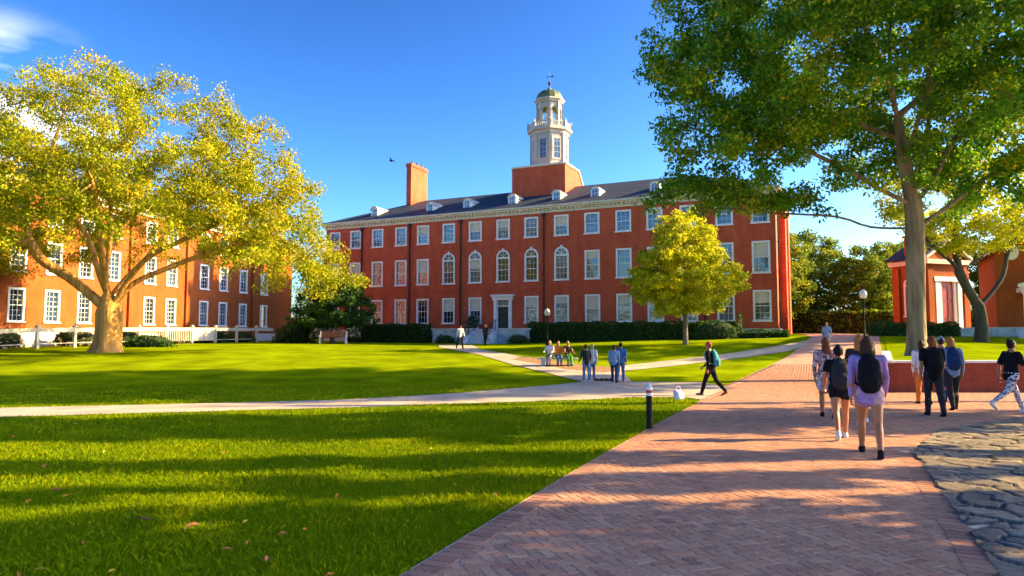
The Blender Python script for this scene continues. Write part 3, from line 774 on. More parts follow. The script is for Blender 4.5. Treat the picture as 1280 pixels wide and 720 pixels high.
def hedge(name, pts, w, h, m, label, cat='hedge', dens=170, size=.11, seed=1, round_=False, group=None, topz=None):
    """clipped hedge: twiggy core wrapped in leaves; pts = polyline in XY"""
    rs = np.random.RandomState(seed); P = np.array(pts, float); seg = np.diff(P, axis=0); L = np.hypot(seg[:, 0], seg[:, 1]); tot = L.sum()
    root = empty(name, (P[0, 0], P[0, 1], Tz(*P[0])), 0, label, cat, group); o = np.array([P[0, 0], P[0, 1], Tz(*P[0])])
    core = MB(); cen = []
    for i in range(len(seg)):
        d = seg[i] / L[i]; nn = np.array([-d[1], d[0]]); q = [P[i] - nn * (w / 2 - .15), P[i + 1] - nn * (w / 2 - .15), P[i + 1] + nn * (w / 2 - .15), P[i] + nn * (w / 2 - .15)]
        gz = min(Tz(*P[i]), Tz(*P[i + 1])); tz = (topz or gz + h) - .15
        core.prismz([(a[0] - o[0], a[1] - o[1]) for a in q], gz - .1 - o[2], tz - o[2])
        k = int(L[i] * (w + 2 * h) * dens); t = rs.uniform(0, L[i], k); s = rs.uniform(-h, w + h, k)
        x = np.clip(s, 0, w) - w / 2; z = np.where(s < 0, h + s, np.where(s > w, h - (s - w), h))
        xy = P[i] + d * t[:, None] + nn * x[:, None]; gzz = T(xy[:, 0], xy[:, 1]); zz = gzz + z
        if topz: zz = gzz + z / h * (topz - gzz)
        nzv = .07 * np.sin(t * 2.3 + i) + .05 * np.sin(t * 5.1 + z * 3)
        zz = zz + np.where(z > h - .05, nzv, 0) - .0; xy = xy + nn[None] * (np.where(np.abs(x) > w / 2 - .05, np.sign(x) * nzv, 0))[:, None]
        cen.append(np.concatenate([xy, zz[:, None]], 1))
    for e, s_ in ((P[0], -1), (P[-1], 1)):      # leafy ends
        i = 0 if s_ < 0 else -1; d = seg[i] / L[i]; nn = np.array([-d[1], d[0]]); k = int(w * h * dens)
        a = rs.uniform(-w / 2, w / 2, k); z = rs.uniform(0, h, k); xy = e + nn * a[:, None] + d * s_ * .05
        cen.append(np.concatenate([xy, (Tz(*e) + z)[:, None]], 1))
    c = np.concatenate(cen) - o
    core.build('branches', M['core'], root)
    leaf_obj('foliage', [leaves(rs, c, 3, .13, size)], m, root)
    return root


def shrub(name, x, y, rx, ry, h, m, label, n=420, size=.12, seed=1, group=None, z=None, per=5):
    rs = np.random.RandomState(seed); gz = Tz(x, y) if z is None else z; root = empty(name, (x, y, gz), 0, label, 'shrub', group)
    u = rs.normal(0, 1, (n, 3)); u /= np.linalg.norm(u, axis=1)[:, None]; u[:, 2] = np.abs(u[:, 2])
    lum = 1 + .10 * np.sin(u[:, 0] * 6 + seed) * np.sin(u[:, 1] * 5 + u[:, 2] * 4)
    c = u * [rx, ry, h] * (lum * rs.uniform(.86, 1, n))[:, None]
    mb = MB(); mb.lathe([(.25, 0), (.74, .04), (.86, .3), (.78, .6), (.5, .82), (.1, .9)], n=14); mb.v = [(a * rx, b_ * ry, c_ * h) for a, b_, c_ in mb.v]
    mb.build('branches', M['core'], root, smooth=True)
    leaf_obj('foliage', [leaves(rs, c, per, .16, size)], m, root)
    return root


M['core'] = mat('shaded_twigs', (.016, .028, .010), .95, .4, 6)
exec_later = []

# ------------------------------------------------------------------ the main building
CX, CY, BA = 22.6, 58.45, radians(-24.6)           # right front corner, turn
EX = Vector((cos(BA), sin(BA))); EY = Vector((-sin(BA), cos(BA)))      # along the facade (to the right), away from us


def px_local(px, z, oy=0.0, C=(CX, CY), ex=None, ey=None):
    """distance along a wall at which a photograph column meets it"""
    ex = ex or EX; ey = ey or EY; k = (px - 640) / FPX
    ax, ay = C[0] + ey.x * oy, C[1] + ey.y * oy
    return (k * (ay * cos(TH) + (z - EYE) * sin(TH)) - ax) / (ex.x - k * ex.y * cos(TH))


def wall_skin(mb, x0, x1, z0, z1, holes, depth=.22):
    """front at y=0 facing -y with real openings and reveals"""
    xs = sorted({x0, x1} | {h[0] for h in holes} | {h[1] for h in holes}); zs = sorted({z0, z1} | {h[2] for h in holes} | {h[3] for h in holes})
    for a, b_ in zip(xs, xs[1:]):
        for c, d in zip(zs, zs[1:]):
            mx, mz = (a + b_) / 2, (c + d) / 2
            if any(h[0] < mx < h[1] and h[2] < mz < h[3] for h in holes): continue
            mb.add([(a, 0, c), (b_, 0, c), (b_, 0, d), (a, 0, d)], [(0, 1, 2, 3)])
    for (a, b_, c, d) in holes:
        mb.add([(a, 0, c), (a, 0, d), (a, depth, d), (a, depth, c)], [(0, 1, 2, 3)])
        mb.add([(b_, 0, d), (b_, 0, c), (b_, depth, c), (b_, depth, d)], [(0, 1, 2, 3)])
        mb.add([(a, 0, d), (b_, 0, d), (b_, depth, d), (a, depth, d)], [(0, 1, 2, 3)])
        mb.add([(b_, 0, c), (a, 0, c), (a, depth, c), (b_, depth, c)], [(0, 1, 2, 3)])


def arch_pts(xc, z, r, n=10, hz=1.0): return [(xc + r * cos(pi * k / n), z + r * hz * sin(pi * k / n)) for k in range(n + 1)]


def window(parent, xc, z0, z1, w=1.5, arch=False, cols=3, rows=4, T_=None, cw=.17, sill=True, blind=0.0):
    """outer width w includes the white casing"""
    f = MB(); f.T = T_; g = MB(); g.T = T_; a, b_ = xc - w / 2, xc + w / 2
    f.box(a, a + cw, -.05, .12, z0, z1); f.box(b_ - cw, b_, -.05, .12, z0, z1)
    f.box(a + cw, b_ - cw, -.047, .12, z1 - cw, z1); f.box(a + cw, b_ - cw, -.047, .12, z0, z0 + cw * .6)
    if sill: f.box(a - .07, b_ + .07, -.13, -.052, z0 - .09, z0 + .03)
    ia, ib, ic, id_ = a + cw, b_ - cw, z0 + cw * .6, z1 - cw
    zm = (ic + id_) / 2; f.box(ia, ib, .06, .115, zm - .035, zm + .035)
    for k in range(1, cols): x = ia + (ib - ia) * k / cols; f.box(x - .011, x + .011, .085, .118, ic, id_)
    for k in range(1, rows):
        if k * 2 == rows: continue
        z = ic + (id_ - ic) * k / rows; f.box(ia, ib, .088, .116, z - .011, z + .011)
    g.box(ia - .02, ib + .02, .122, .14, ic - .02, id_ + .02)
    if arch:
        r = w / 2; o = arch_pts(xc, z1, r); i_ = arch_pts(xc, z1, r - cw)
        for k in range(len(o) - 1):
            f.prism([i_[k], o[k], o[k + 1], i_[k + 1]], -.055, .003)
        for t in (45, 90, 135):
            c, s_ = cos(radians(t)), sin(radians(t)); px_, pz = -s_ * .02, c * .02
            f.prism([(xc + px_, z1 + pz), (xc - px_, z1 - pz), (xc - px_ + c * (r - cw), z1 - pz + s_ * (r - cw)), (xc + px_ + c * (r - cw), z1 + pz + s_ * (r - cw))], -.035, -.008)
        f.prism([(xc - .09, z1 + r - .03), (xc + .09, z1 + r - .03), (xc + .13, z1 + r + .14), (xc - .13, z1 + r + .14)], -.075, .002)
        g.prism([(xc - r + cw, z1)] + i_[::-1][1:-1] + [(xc + r - cw, z1)], -.02, -.006)
    o = f.build('window', M['white'], parent); g.build('pane', M['glass'], o)
    if blind:
        bl = MB(); bl.T = T_; bl.box(ia + .01, ib - .01, .1195, .1215, id_ - (id_ - ic) * blind, id_); bl.build('blind', M['cream'], o)
    return o


def roof_hip(mb, x0, x1, y0, y1, z0, z1, rx, ov=.5):
    xa, xb, ya, yb = x0 - ov, x1 + ov, y0 - ov, y1 + ov; ym = (y0 + y1) / 2
    v = [(xa, ya, z0), (xb, ya, z0), (xb, yb, z0), (xa, yb, z0), (x0 + rx, ym, z1), (x1 - rx, ym, z1)]
    mb.add(v, [(0, 1, 5, 4), (1, 2, 5), (2, 3, 4, 5), (3, 0, 4), (3, 2, 1, 0)])


def main_building():
    root = empty('brick_hall', (CX, CY, 0), BA, 'long three storey red brick hall with slate roof, white sash windows and a white cupola', 'building')
    x1 = 0.0; x0 = px_local(408, 13); D = 16.0; Z0, ZC = .5, 13.72
    colx = [px_local(p, 8) for p in (951.5, 906.3, 861, 819, 779.8, 740.4, 702, 664.4, 629, 594, 560.8, 528.5, 501, 471.5, 444, 418)]
    holes = []; W = 1.5; cw = .17
    def hole(x, a, b_, w=W): holes.append((x - w / 2 + cw * .6, x + w / 2 - cw * .6, a + cw * .4, b_ - cw * .6))
    wins = []
    for i, x in enumerate(colx):
        ar = 6 <= i <= 10
        wins.append((x, 11.4, 13.42, False, 4)); wins.append((x, 7.05, 9.55 if ar else 9.8, ar, 4))
        if i != 8: wins.append((x, 2.9, 5.55, False, 4))
    for (x, a, b_, ar, r) in wins: hole(x, a, b_)
    dx = colx[8]; holes.append((dx - .62, dx + .62, 2.3, 5.1))
    w = MB(); wall_skin(w, x0, x1, Z0, ZC, holes)
    w.add([(x1, 0, Z0), (x1, D, Z0), (x1, D, ZC), (x1, 0, ZC)], [(0, 1, 2, 3)]); w.add([(x0, D, Z0), (x0, 0, Z0), (x0, 0, ZC), (x0, D, ZC)], [(0, 1, 2, 3)])
    w.add([(x1, D, Z0), (x0, D, Z0), (x0, D, ZC), (x1, D, ZC)], [(0, 1, 2, 3)])
    w.box(x0 + .3, x1 - .3, .6, D - .3, Z0, ZC)          # floors and rooms behind the openings
    # chimney breasts on the right end wall, and the lower rear range
    w.box(0.002, .55, 4.2, 6.4, Z0, ZC - .1); w.box(0.002, .55, 9.6, 11.8, Z0, ZC - .1)
    w.box(-12, -.9, D + .002, D + 10, Z0, 12.2)
    w.build('wall', M['brick'], root)
    pl = MB(); pl.box(x0 - .1, x1 + .1, -.1, -.003, Z0, 2.25); pl.box(x1 + .003, x1 + .12, -.1, D, Z0, 2.23); pl.build('plinth', M['plinth'], root)
    rs = np.random.RandomState(4)
    for (x, a, b_, ar, r) in wins:
        window(root, x, a, b_, W, ar, 3, r, blind=float(rs.choice([0, 0, 0, 0, .25, .4, .5])))
    # flat brick string courses and downpipes
    st = MB(); st.box(x0, x1, -.05, -.004, 6.25, 6.42); st.build('string_course', M['brick'], root)
    for p in (973.5, 880, 680, 576, 512, 452):
        d = MB(); xx = px_local(p, 8); d.box(xx - .06, xx + .06, -.16, -.052, 2.3, 13.7); d.box(xx - .14, xx + .14, -.24, -.052, 13.3, 13.7)
        for z in (4.4, 7, 9.6, 12): d.box(xx - .1, xx + .1, -.17, -.006, z, z + .07)
        d.build('downpipe', M['pipe'], root)
    # cornice with dentils
    c = MB(); c.box(x0 - .1, x1 + .1, -.12, D + .1, 13.72, 13.94); c.box(x0 - .38, x1 + .38, -.42, D + .38, 14.12, 14.26); c.box(x0 - .5, x1 + .5, -.56, D + .5, 14.26, 14.42)
    c.box(x0 - .14, x1 + .14, -.16, D + .14, 13.94, 14.12)
    x = x0
    while x < x1: c.box(x, x + .2, -.34, -.16, 13.96, 14.119); x += .42
    y = 0
    while y < D: c.box(x1 + .14, x1 + .34, y, y + .2, 13.96, 14.119); y += .42
    c.build('cornice', M['cream'], root)
    rf = MB(); roof_hip(rf, x0, x1, 0, D, 14.421, 17.95, 8.2, .52); rf.build('roof', M['slate'], root)
    r2 = MB(); roof_hip(r2, -12, -.9, D, D + 10, 12.2, 14, 3, .3); r2.build('rear_roof', M['slate'], root)
    # dormers
    for p in (472, 541, 587, 643, 698, 746, 820):
        xx = px_local(p, 15.7, 2.2); d = MB(); sl = 3.53 / 8.52; zb = 14.42 + sl * (1.6 + .52)
        o = [(xx - .45, zb - .25), (xx + .45, zb - .25)] + arch_pts(xx, zb + .55, .45, 8)
        i_ = [(xx - .26, zb + .0), (xx + .26, zb + .0)] + arch_pts(xx, zb + .52, .26, 8)
        d.prism(o, 1.6, 4.6); dm = d.build('dormer', M['white'], root)
        tr = MB()
        k = arch_pts(xx, zb + .55, .52, 8); kk = arch_pts(xx, zb + .55, .453, 8)
        for q in range(8): tr.prism([kk[q], k[q], k[q + 1], kk[q + 1]], 1.5, 4.7)
        tr.build('roof', M['tower_paint'], dm)
        g = MB(); g.prism(i_, 1.57, 1.597); g.build('pane', M['glass'], dm)
        fr = MB(); fr.box(xx - .02, xx + .02, 1.54, 1.569, zb + .0, zb + .75); fr.box(xx - .26, xx + .26, 1.545, 1.568, zb + .3, zb + .33); fr.build('frame', M['white'], dm)
    # chimney: a slab at the left end of the ridge
    ch = MB(); t = px_local(511, 20, 5.9); ch.box(t - .33, t + .33, 5.9, 9.5, 16, 21.8); ch.box(t - .42, t + .42, 5.8, 9.6, 21.8, 22.0); ch.box(t - .36, t + .36, 5.86, 9.54, 22.0, 22.2)
    co = ch.build('chimney', M['brick'], root)
    pt = MB(); 
    for yy in (6.6, 7.7, 8.8): pt.lathe([(.16, 0), (.14, .35)], (t, yy, 22.2), 10)
    pt.build('chimney_pot', M['pipe'], co)
    # brick base of the cupola, its flanks swept down towards the back
    ym = D / 2; bx0 = px_local(640, 18, ym - 3.4); bx1 = px_local(706.5, 18, ym - 3.4); bxc = (bx0 + bx1) / 2; yb0, yb1 = ym - 3.4, ym + 4.2
    prof = [(yb0, 15.4), (yb1, 15.4), (yb1, 17.7)] + [(yb1 - (yb1 - ym - .9) * k / 7, 17.7 + 2.0 * (k / 7) ** 2.0) for k in range(1, 8)] + [(yb0, 19.7)]
    B = MB(); n = len(prof); B.add([(bx0, y, z) for y, z in prof] + [(bx1, y, z) for y, z in prof],
          [tuple(range(n - 1, -1, -1)), tuple(range(n, 2 * n))] + [(i, (i + 1) % n, (i + 1) % n + n, i + n) for i in range(n)])
    B.build('tower_base', M['brick'], root)
    cp = MB(); pr = prof[2:]
    for side in (bx0, bx1):
        for (ya, za), (yb, zb2) in zip(pr, pr[1:]):
            cp.add([(side - .12, ya, za + .004), (side + .12, ya, za + .004), (side + .12, yb, zb2 + .004), (side - .12, yb, zb2 + .004), (side - .12, ya, za + .2), (side + .12, ya, za + .2), (side + .12, yb, zb2 + .2), (side - .12, yb, zb2 + .2)],
                   [(0, 3, 2, 1), (4, 5, 6, 7), (0, 1, 5, 4), (1, 2, 6, 5), (2, 3, 7, 6), (3, 0, 4, 7)])
    cp.box(bx0 + .121, bx1 - .121, yb0 - .12, yb0 + .12, 19.704, 19.9)
    cp.build('coping', M['cream'], root)
    cc = (bxc, ym + .0, 0); q = pi / 8
    def octo(prof, name, m, parent=root, n=8): mb = MB(); mb.lathe(prof, cc, n, q if n == 8 else 0); return mb.build(name, m, parent)
    n_before = set(bpy.data.objects)
    octo([(2.75, 19.5), (2.75, 20.15), (2.5, 20.16), (2.5, 20.5), (2.3, 20.51), (2.3, 24.0), (2.45, 24.05), (2.45, 24.35), (2.75, 24.45), (2.75, 24.75), (2.2, 24.76), (2.2, 25.0)], 'lower_drum', M['tower_paint'])
    for k in range(8):
        a = k * pi / 4; R = Matrix.Translation(cc) @ Matrix.Rotation(a, 4, 'Z')
        # each face: framed tall opening with a pane; corner pilasters
        ap = 2.3 * cos(pi / 8); f = MB(); f.T = R
        for s_ in (-1, 1): f.box(-.13 + s_ * .50, .13 + s_ * .50, -ap - .06, -ap - .003, 20.9, 23.7)
        f.box(-.37, .37, -ap - .06, -ap - .004, 23.35, 23.7); f.box(-.37, .37, -ap - .06, -ap - .004, 20.9, 21.1)
        for z in (21.75, 22.4, 23.0): f.box(-.37, .37, -ap - .05, -ap - .03, z, z + .05)
        f.box(-.02, .02, -ap - .05, -ap - .031, 21.1, 23.35)
        fo = f.build('window', M['tower_paint'], root); g = MB(); g.T = R; g.box(-.36, .36, -ap - .025, -ap - .003, 21.12, 23.34); g.build('pane', M['glass'], fo)
        pq = MB(); pq.T = R @ Matrix.Rotation(pi / 8, 4, 'Z'); pq.box(-.16, .16, -2.38, -2.2, 20.5, 24.05); pq.build('pilaster', M['tower_paint'], root)
        # balustrade above
        bl = MB(); bl.T = R; ab = 2.62 * cos(pi / 8); hw = 2.62 * sin(pi / 8)
        bl.box(-hw, hw, -ab - .05, -ab + .05, 25.30, 25.40); bl.box(-hw, hw, -ab - .04, -ab + .04, 24.78, 24.86)
        for j in range(-3, 4): bl.box(j * .25 - .035, j * .25 + .035, -ab - .03, -ab + .03, 24.86, 25.3)
        bl.T = R @ Matrix.Rotation(pi / 8, 4, 'Z'); bl.box(-.11, .11, -2.73, -2.51, 24.75, 25.5); bl.lathe([(.06, 25.5), (.12, 25.62), (.02, 25.8)], (0, -2.62, 0), 8)
        bl.build('balustrade', M['tower_paint'], root)
        # lantern pier and arch
        al = 1.5 * cos(pi / 8); l = MB(); l.T = R; hl = 1.5 * sin(pi / 8)
        o = arch_pts(0, 27.05, .36, 8); P = [(-hl, 25.0), (-.36, 25.0)] + o[::-1] + [(.36, 25.0), (hl, 25.0), (hl, 28.0), (-hl, 28.0)]
        for xs0, xs1 in ((-hl, -.36), (.36, hl)): l.box(xs0, xs1, -al, -al + .2, 25.0, 27.05)
        for k2 in range(8):
            p, r_ = o[k2], o[k2 + 1]; l.prism([(p[0], p[1]), (p[0], 28.0), (r_[0], 28.0), (r_[0], r_[1])], -al, -al + .2)
        for s_ in (-1, 1): l.box(s_ * (hl + .36) / 2 - (hl - .36) / 2, s_ * (hl + .36) / 2 + (hl - .36) / 2, -al, -al + .2, 27.05, 28.0)
        l.box(-.36, .36, -al - .03, -al + .03, 25.85, 25.93); l.box(-.36, .36, -al + .02, -al + .08, 25.0, 25.45)
        l.T = R @ Matrix.Rotation(pi / 8, 4, 'Z'); l.box(-.12, .12, -1.62, -1.44, 25.0, 28.0)
        l.build('lantern_arch', M['tower_paint'], root)
    octo([(.45, 25.0), (.45, 28.0)], 'lantern_core', M['cream'], n=12)
    octo([(1.7, 28.0), (1.7, 28.12), (1.9, 28.25), (1.9, 28.42), (1.65, 28.43)], 'lantern_cornice', M['tower_paint'])
    octo([(1.66, 28.43), (1.62, 28.8), (1.42, 29.2), (1.05, 29.5), (.55, 29.68), (.25, 29.78), (.2, 29.95), (.1, 30.0)], 'dome', M['copper'], n=16)
    sp = MB(); sp.lathe([(.1, 29.95), (.07, 30.3), (.16, 30.42), (.2, 30.55), (.14, 30.68), (.05, 30.8), (.035, 31.5), (.01, 32.1)], cc, 10)
    sp.box(cc[0] - .42, cc[0] + .42, cc[1] - .012, cc[1] + .012, 31.35, 31.42); sp.prism([(cc[0] + .3, 31.22), (cc[0] + .58, 31.385), (cc[0] + .3, 31.55)], cc[1] - .012, cc[1] + .013)
    sp.build('weathervane', M['pipe'], root)
    for o in set(bpy.data.objects) - n_before:          # slim the tower about its axis
        for v in o.data.vertices: v.co.x = cc[0] + (v.co.x - cc[0]) * .92; v.co.y = cc[1] + (v.co.y - cc[1]) * .92; v.co.z = 19.5 + (v.co.z - 19.5) * .945
    # door
    s = MB(); s.box(dx - .98, dx - .66, -.2, -.002, 2.25, 5.2); s.box(dx + .66, dx + .98, -.2, -.002, 2.25, 5.2); s.box(dx - 1.1, dx + 1.1, -.28, -.003, 5.2, 5.55); s.box(dx - 1.25, dx + 1.25, -.42, -.004, 5.55, 5.75)
    s.box(dx - .66, dx + .66, -.02, .1, 4.55, 4.65); s.box(dx - .66, dx - .60, -.02, .1, 2.3, 5.2); s.box(dx + .60, dx + .66, -.02, .1, 2.3, 5.2)
    for k in range(-2, 3): s.box(dx + k * .24 - .015, dx + k * .24 + .015, .05, .09, 4.65, 5.1)
    s.build('door_surround', M['white'], root)
    g = MB(); g.box(dx - .6, dx + .6, .1, .13, 4.65, 5.1); g.build('transom', M['glass'], root)
    d = MB(); d.box(dx - .598, dx + .598, .10, .16, 2.3, 4.55)
    for sx in (-.3, .3):
        for (a, b_) in ((2.5, 3.1), (3.25, 4.4)):
            d.box(dx + sx - .2, dx + sx + .2, .075, .099, a, b_)
    do = d.build('door', M['dark_green'], root); h = MB(); h.box(dx + .04, dx + .08, .03, .09, 3.2, 3.5); h.build('handle', M['copper'], do)
    return root, colx, dx


MAIN, COLX, DOORX = main_building()


def L2W(x, y): return CX + EX.x * x + EY.x * y, CY + EX.y * x + EY.y * y


# ------------------------------------------------------------------ orange wing on the left
def left_building():
    a = Vector((-37.9, 52.0)); b_ = Vector((-29.6, 84)); d = (b_ - a).normalized(); ang = math.atan2(d.y, d.x)
    # local x runs away from us along the front, local -y faces the lawn
    root = empty('brick_wing', (a.x, a.y, 0), ang, 'orange red brick building with white windows standing left behind the white fence', 'building')
    ex = d; ey = Vector((-d.y, d.x))
    lx = [px_local(p, 4, 0, (a.x, a.y), ex, ey) for p in (329, 303, 278, 254, 213, 186, 140, 105, 65, 20)] + [-4, -8, -12]
    x0, x1 = -16, lx[0] + 6; w = MB(); holes = []
    sc = .93; wins = []
    for i, x in enumerate(lx):
        wins += [(x, 2.7, 5.3), (x, 6.55, 9.15), (x, 10.4, 12.5)]
    for (x, c, e) in wins: holes.append((x - .55, x + .55, c + .1, e - .1))
    wall_skin(w, x0, x1, .3, 12.9, holes); D = 12
    w.add([(x1, 0, .3), (x1, D, .3), (x1, D, 12.9), (x1, 0, 12.9)], [(0, 1, 2, 3)]); w.add([(x0, D, .3), (x0, 0, .3), (x0, 0, 12.9), (x0, D, 12.9)], [(0, 1, 2, 3)])
    w.add([(x1, D, .3), (x0, D, .3), (x0, D, 12.9), (x1, D, 12.9)], [(0, 1, 2, 3)]); w.box(x0 + .3, x1 - .3, .6, D - .3, .3, 12.9)
    for (p, q) in ((4, 3),):
        for k in range(len(lx) - 1):
            if lx[k] - lx[k + 1] > 3.6: m = (lx[k] + lx[k + 1]) / 2; w.box(m - .45, m + .45, -.22, -.002, .3, 12.6)
    w.build('wall', M['brick_orange'], root)
    for (x, c, e) in wins: window(root, x, c, e, 1.4, False, 3, 6, blind=0 if c > 5 else .0)
    c = MB(); c.box(x0 - .1, x1 + .1, -.14, D + .1, 12.9, 13.3); c.box(x0 - .5, x1 + .5, -.55, D + .5, 13.3, 13.6); c.build('cornice', M['cream'], root)
    rf = MB(); roof_hip(rf, x0, x1, 0, D, 13.6, 16.2, 6, .5); rf.build('roof', M['slate'], root)
    pl = MB(); pl.box(x0 - .08, x1 + .08, -.12, -.003, .3, 1.9); pl.build('plinth', M['plinth'], root)
    return a, d, lx


LA, LD, LX = left_building()


# white fence in front of the orange wing
def fence():
    A = Vector((-42.8, 44.0)); 
    segs = []
    pA = Vector((-34.6, 48)); pB = Vector((-25.6, 74.0)); d = (pB - pA).normalized(); ang = math.atan2(d.y, d.x)
    zg = Tz(-30, 60); root = empty('white_fence', (pA.x, pA.y, 0), ang, 'long white painted fence with posts and a wide top rail before the orange brick building', 'fence')
    L = (pB - pA).length; x = -10.0; i = 0; rail = MB(); 
    while x < L:
        z = Tz(*(pA + d * x)); z2 = Tz(*(pA + d * min(x + 2.9, L)))
        p = MB(); p.box(x - .1, x + .1, -.1, .1, z - .2, z + 1.52); p.box(x - .15, x + .15, -.15, .15, z + 1.52, z + 1.6); p.prism([(x - .12, z + 1.6), (x + .12, z + 1.6), (x, z + 1.72)], -.12, .12)
        p.build('post', M['fence_paint'], root)
        xe = min(x + 2.9, L)
        def rl(z0, z1, y0, y1):
            rail.add([(x + .1, y0, z + z0), (xe - .1, y0, z2 + z0), (xe - .1, y1, z2 + z0), (x + .1, y1, z + z0), (x + .1, y0, z + z1), (xe - .1, y0, z2 + z1), (xe - .1, y1, z2 + z1), (x + .1, y1, z + z1)],
                     [(0, 3, 2, 1), (4, 5, 6, 7), (0, 1, 5, 4), (1, 2, 6, 5), (2, 3, 7, 6), (3, 0, 4, 7)])
        rl(1.16, 1.46, -.06, .06)
        kind = ('open', 'open', 'open', 'open', 'open', 'open', 'open', 'pales', 'pales', 'solid', 'open')[min(i, 10)]
        if kind == 'pales':
            for k in range(1, 14): xx = x + 2.9 * k / 14; zz = z + (z2 - z) * k / 14; rail.box(xx - .03, xx + .03, -.03, .03, zz + .26, zz + 1.18)
        elif kind == 'solid': rl(.265, 1.175, -.03, .03)
        else:
            rl(.30, .36, -.03, .03)
        x += 2.9; i += 1
    rail.build('rails', M['fence_paint'], root)


fence()
for k, (x, y, rx, h, m, lab) in enumerate([(-37.2, 50.2, 1.6, 1.5, 'petal', 'flowering shrub behind the left end of the white fence'), (-34.6, 54.6, 1.7, 1.55, 'petal', 'pale flowering shrub behind the fence left of the golden tree'),
                                           (-33.0, 58.4, 1.9, 1.3, 'leaf_d', 'dark round shrub behind the trunk of the golden tree'), (-31.2, 63.2, 1.4, 1.6, 'petal', 'pale flowering shrub right of the golden tree trunk'),
                                           (-29.6, 66.6, 1.2, 1.5, 'leaf_d', 'dark shrub behind the white fence panel'), (-28.2, 71, 1.8, 1.2, 'leaf_d', 'low dark shrub at the right end of the white fence'), (-29.2, 68.6, .9, 1.2, 'leaf_d', 'narrow dark shrub between the fence posts')]):
    shrub('shrub', x, y, rx, rx * .8, h, M[m], lab, 260, .16, k + 60, 'shrubs along the white fence')
# shrub in front of the fence by the tree
shrub('shrub', -27.6, 52.5, 1.9, 1.0, .9, M['leaf_d'], 'low green shrub left of the golden tree trunk in front of the fence', 300, .16, 77)

# hedges and shrubs before the main building
def fl(p, z, o): x = px_local(p, z, o); return L2W(x, o)
hedge('hedge', [fl(664, 2, -3.6), fl(760, 2, -3.6), fl(850, 2, -3.6), fl(925, 2, -3.4)], 1.9, 1.95, M['leaf_d'], 'long dark clipped hedge right of the entrance steps', seed=3, size=.16, dens=55, topz=2.75)
hedge('hedge', [fl(926, 1.6, -4.2), fl(950, 1.6, -4.2), fl(984, 1.6, -4.0)], 1.5, .55, M['leaf_d'], 'short low dark hedge at the right corner of the building', seed=4, size=.14, dens=60)
hedge('hedge', [fl(440, 2, -3.6), fl(490, 2, -3.6), fl(534, 2, -3.6)], 1.9, 1.9, M['leaf_d'], 'dark clipped hedge left of the entrance steps', seed=5, size=.16, dens=55, topz=2.7)
p = G(368, 429); shrub('shrub', -21.3, 67.5, 2.15, 1.6, 1.95, M['leaf_d'], 'large round dark shrub between the fence and the yew', 520, .17, 5)
x, y = fl(896, 2, -5.6); shrub('shrub', x, y, 1.9, 1.1, 1.5, M['leaf_d'], 'dark rounded shrub right of the lime yellow tree', 420, .15, 15)
for k, (px_, lab) in enumerate([(400, 'pink flowering shrub at the left under the yew'), (418, 'pink flowering shrub in the middle under the yew'), (440, 'pink flowering shrub at the right under the yew')]):
    X = (px_ - 640) / FPX * 63.5; shrub('shrub', X, 63.5, .85, .6, .9, M['petal'], lab, 200, .12, 90 + k, 'flowering shrubs under the yew', z=Tz(X, 63.5) + .55, per=4)


def bench():
    X = (417 - 640) / FPX * 62; r = empty('garden_bench', (X, 62, Tz(X, 62)), radians(4), 'reddish wooden bench with white legs before the yew tree', 'bench')
    m = MB()
    for k in range(4): m.box(-1.3, 1.3, -.25 + k * .13, -.14 + k * .13, .52, .56)
    m.build('seat', M['wood'], r)
    m = MB()
    for k in range(4): m.box(-1.3, 1.3, .28, .32, .62 + k * .13, .72 + k * .13)
    m.build('backrest', M['wood'], r)
    for sx in (-1.15, 1.15):
        for (y0, h) in ((-.24, .519), (.22, 1.14)):
            l = MB(); l.box(sx - .05, sx + .05, y0, y0 + .059, 0, h); l.build('leg', M['white'], r)
    for sx in (-1.15, 1.15): l = MB(); l.box(sx - .045, sx + .045, -.26, .219, .74, .79); l.box(sx - .04, sx + .04, -.25, -.2, .561, .739); l.build('armrest', M['white'], r)


bench()


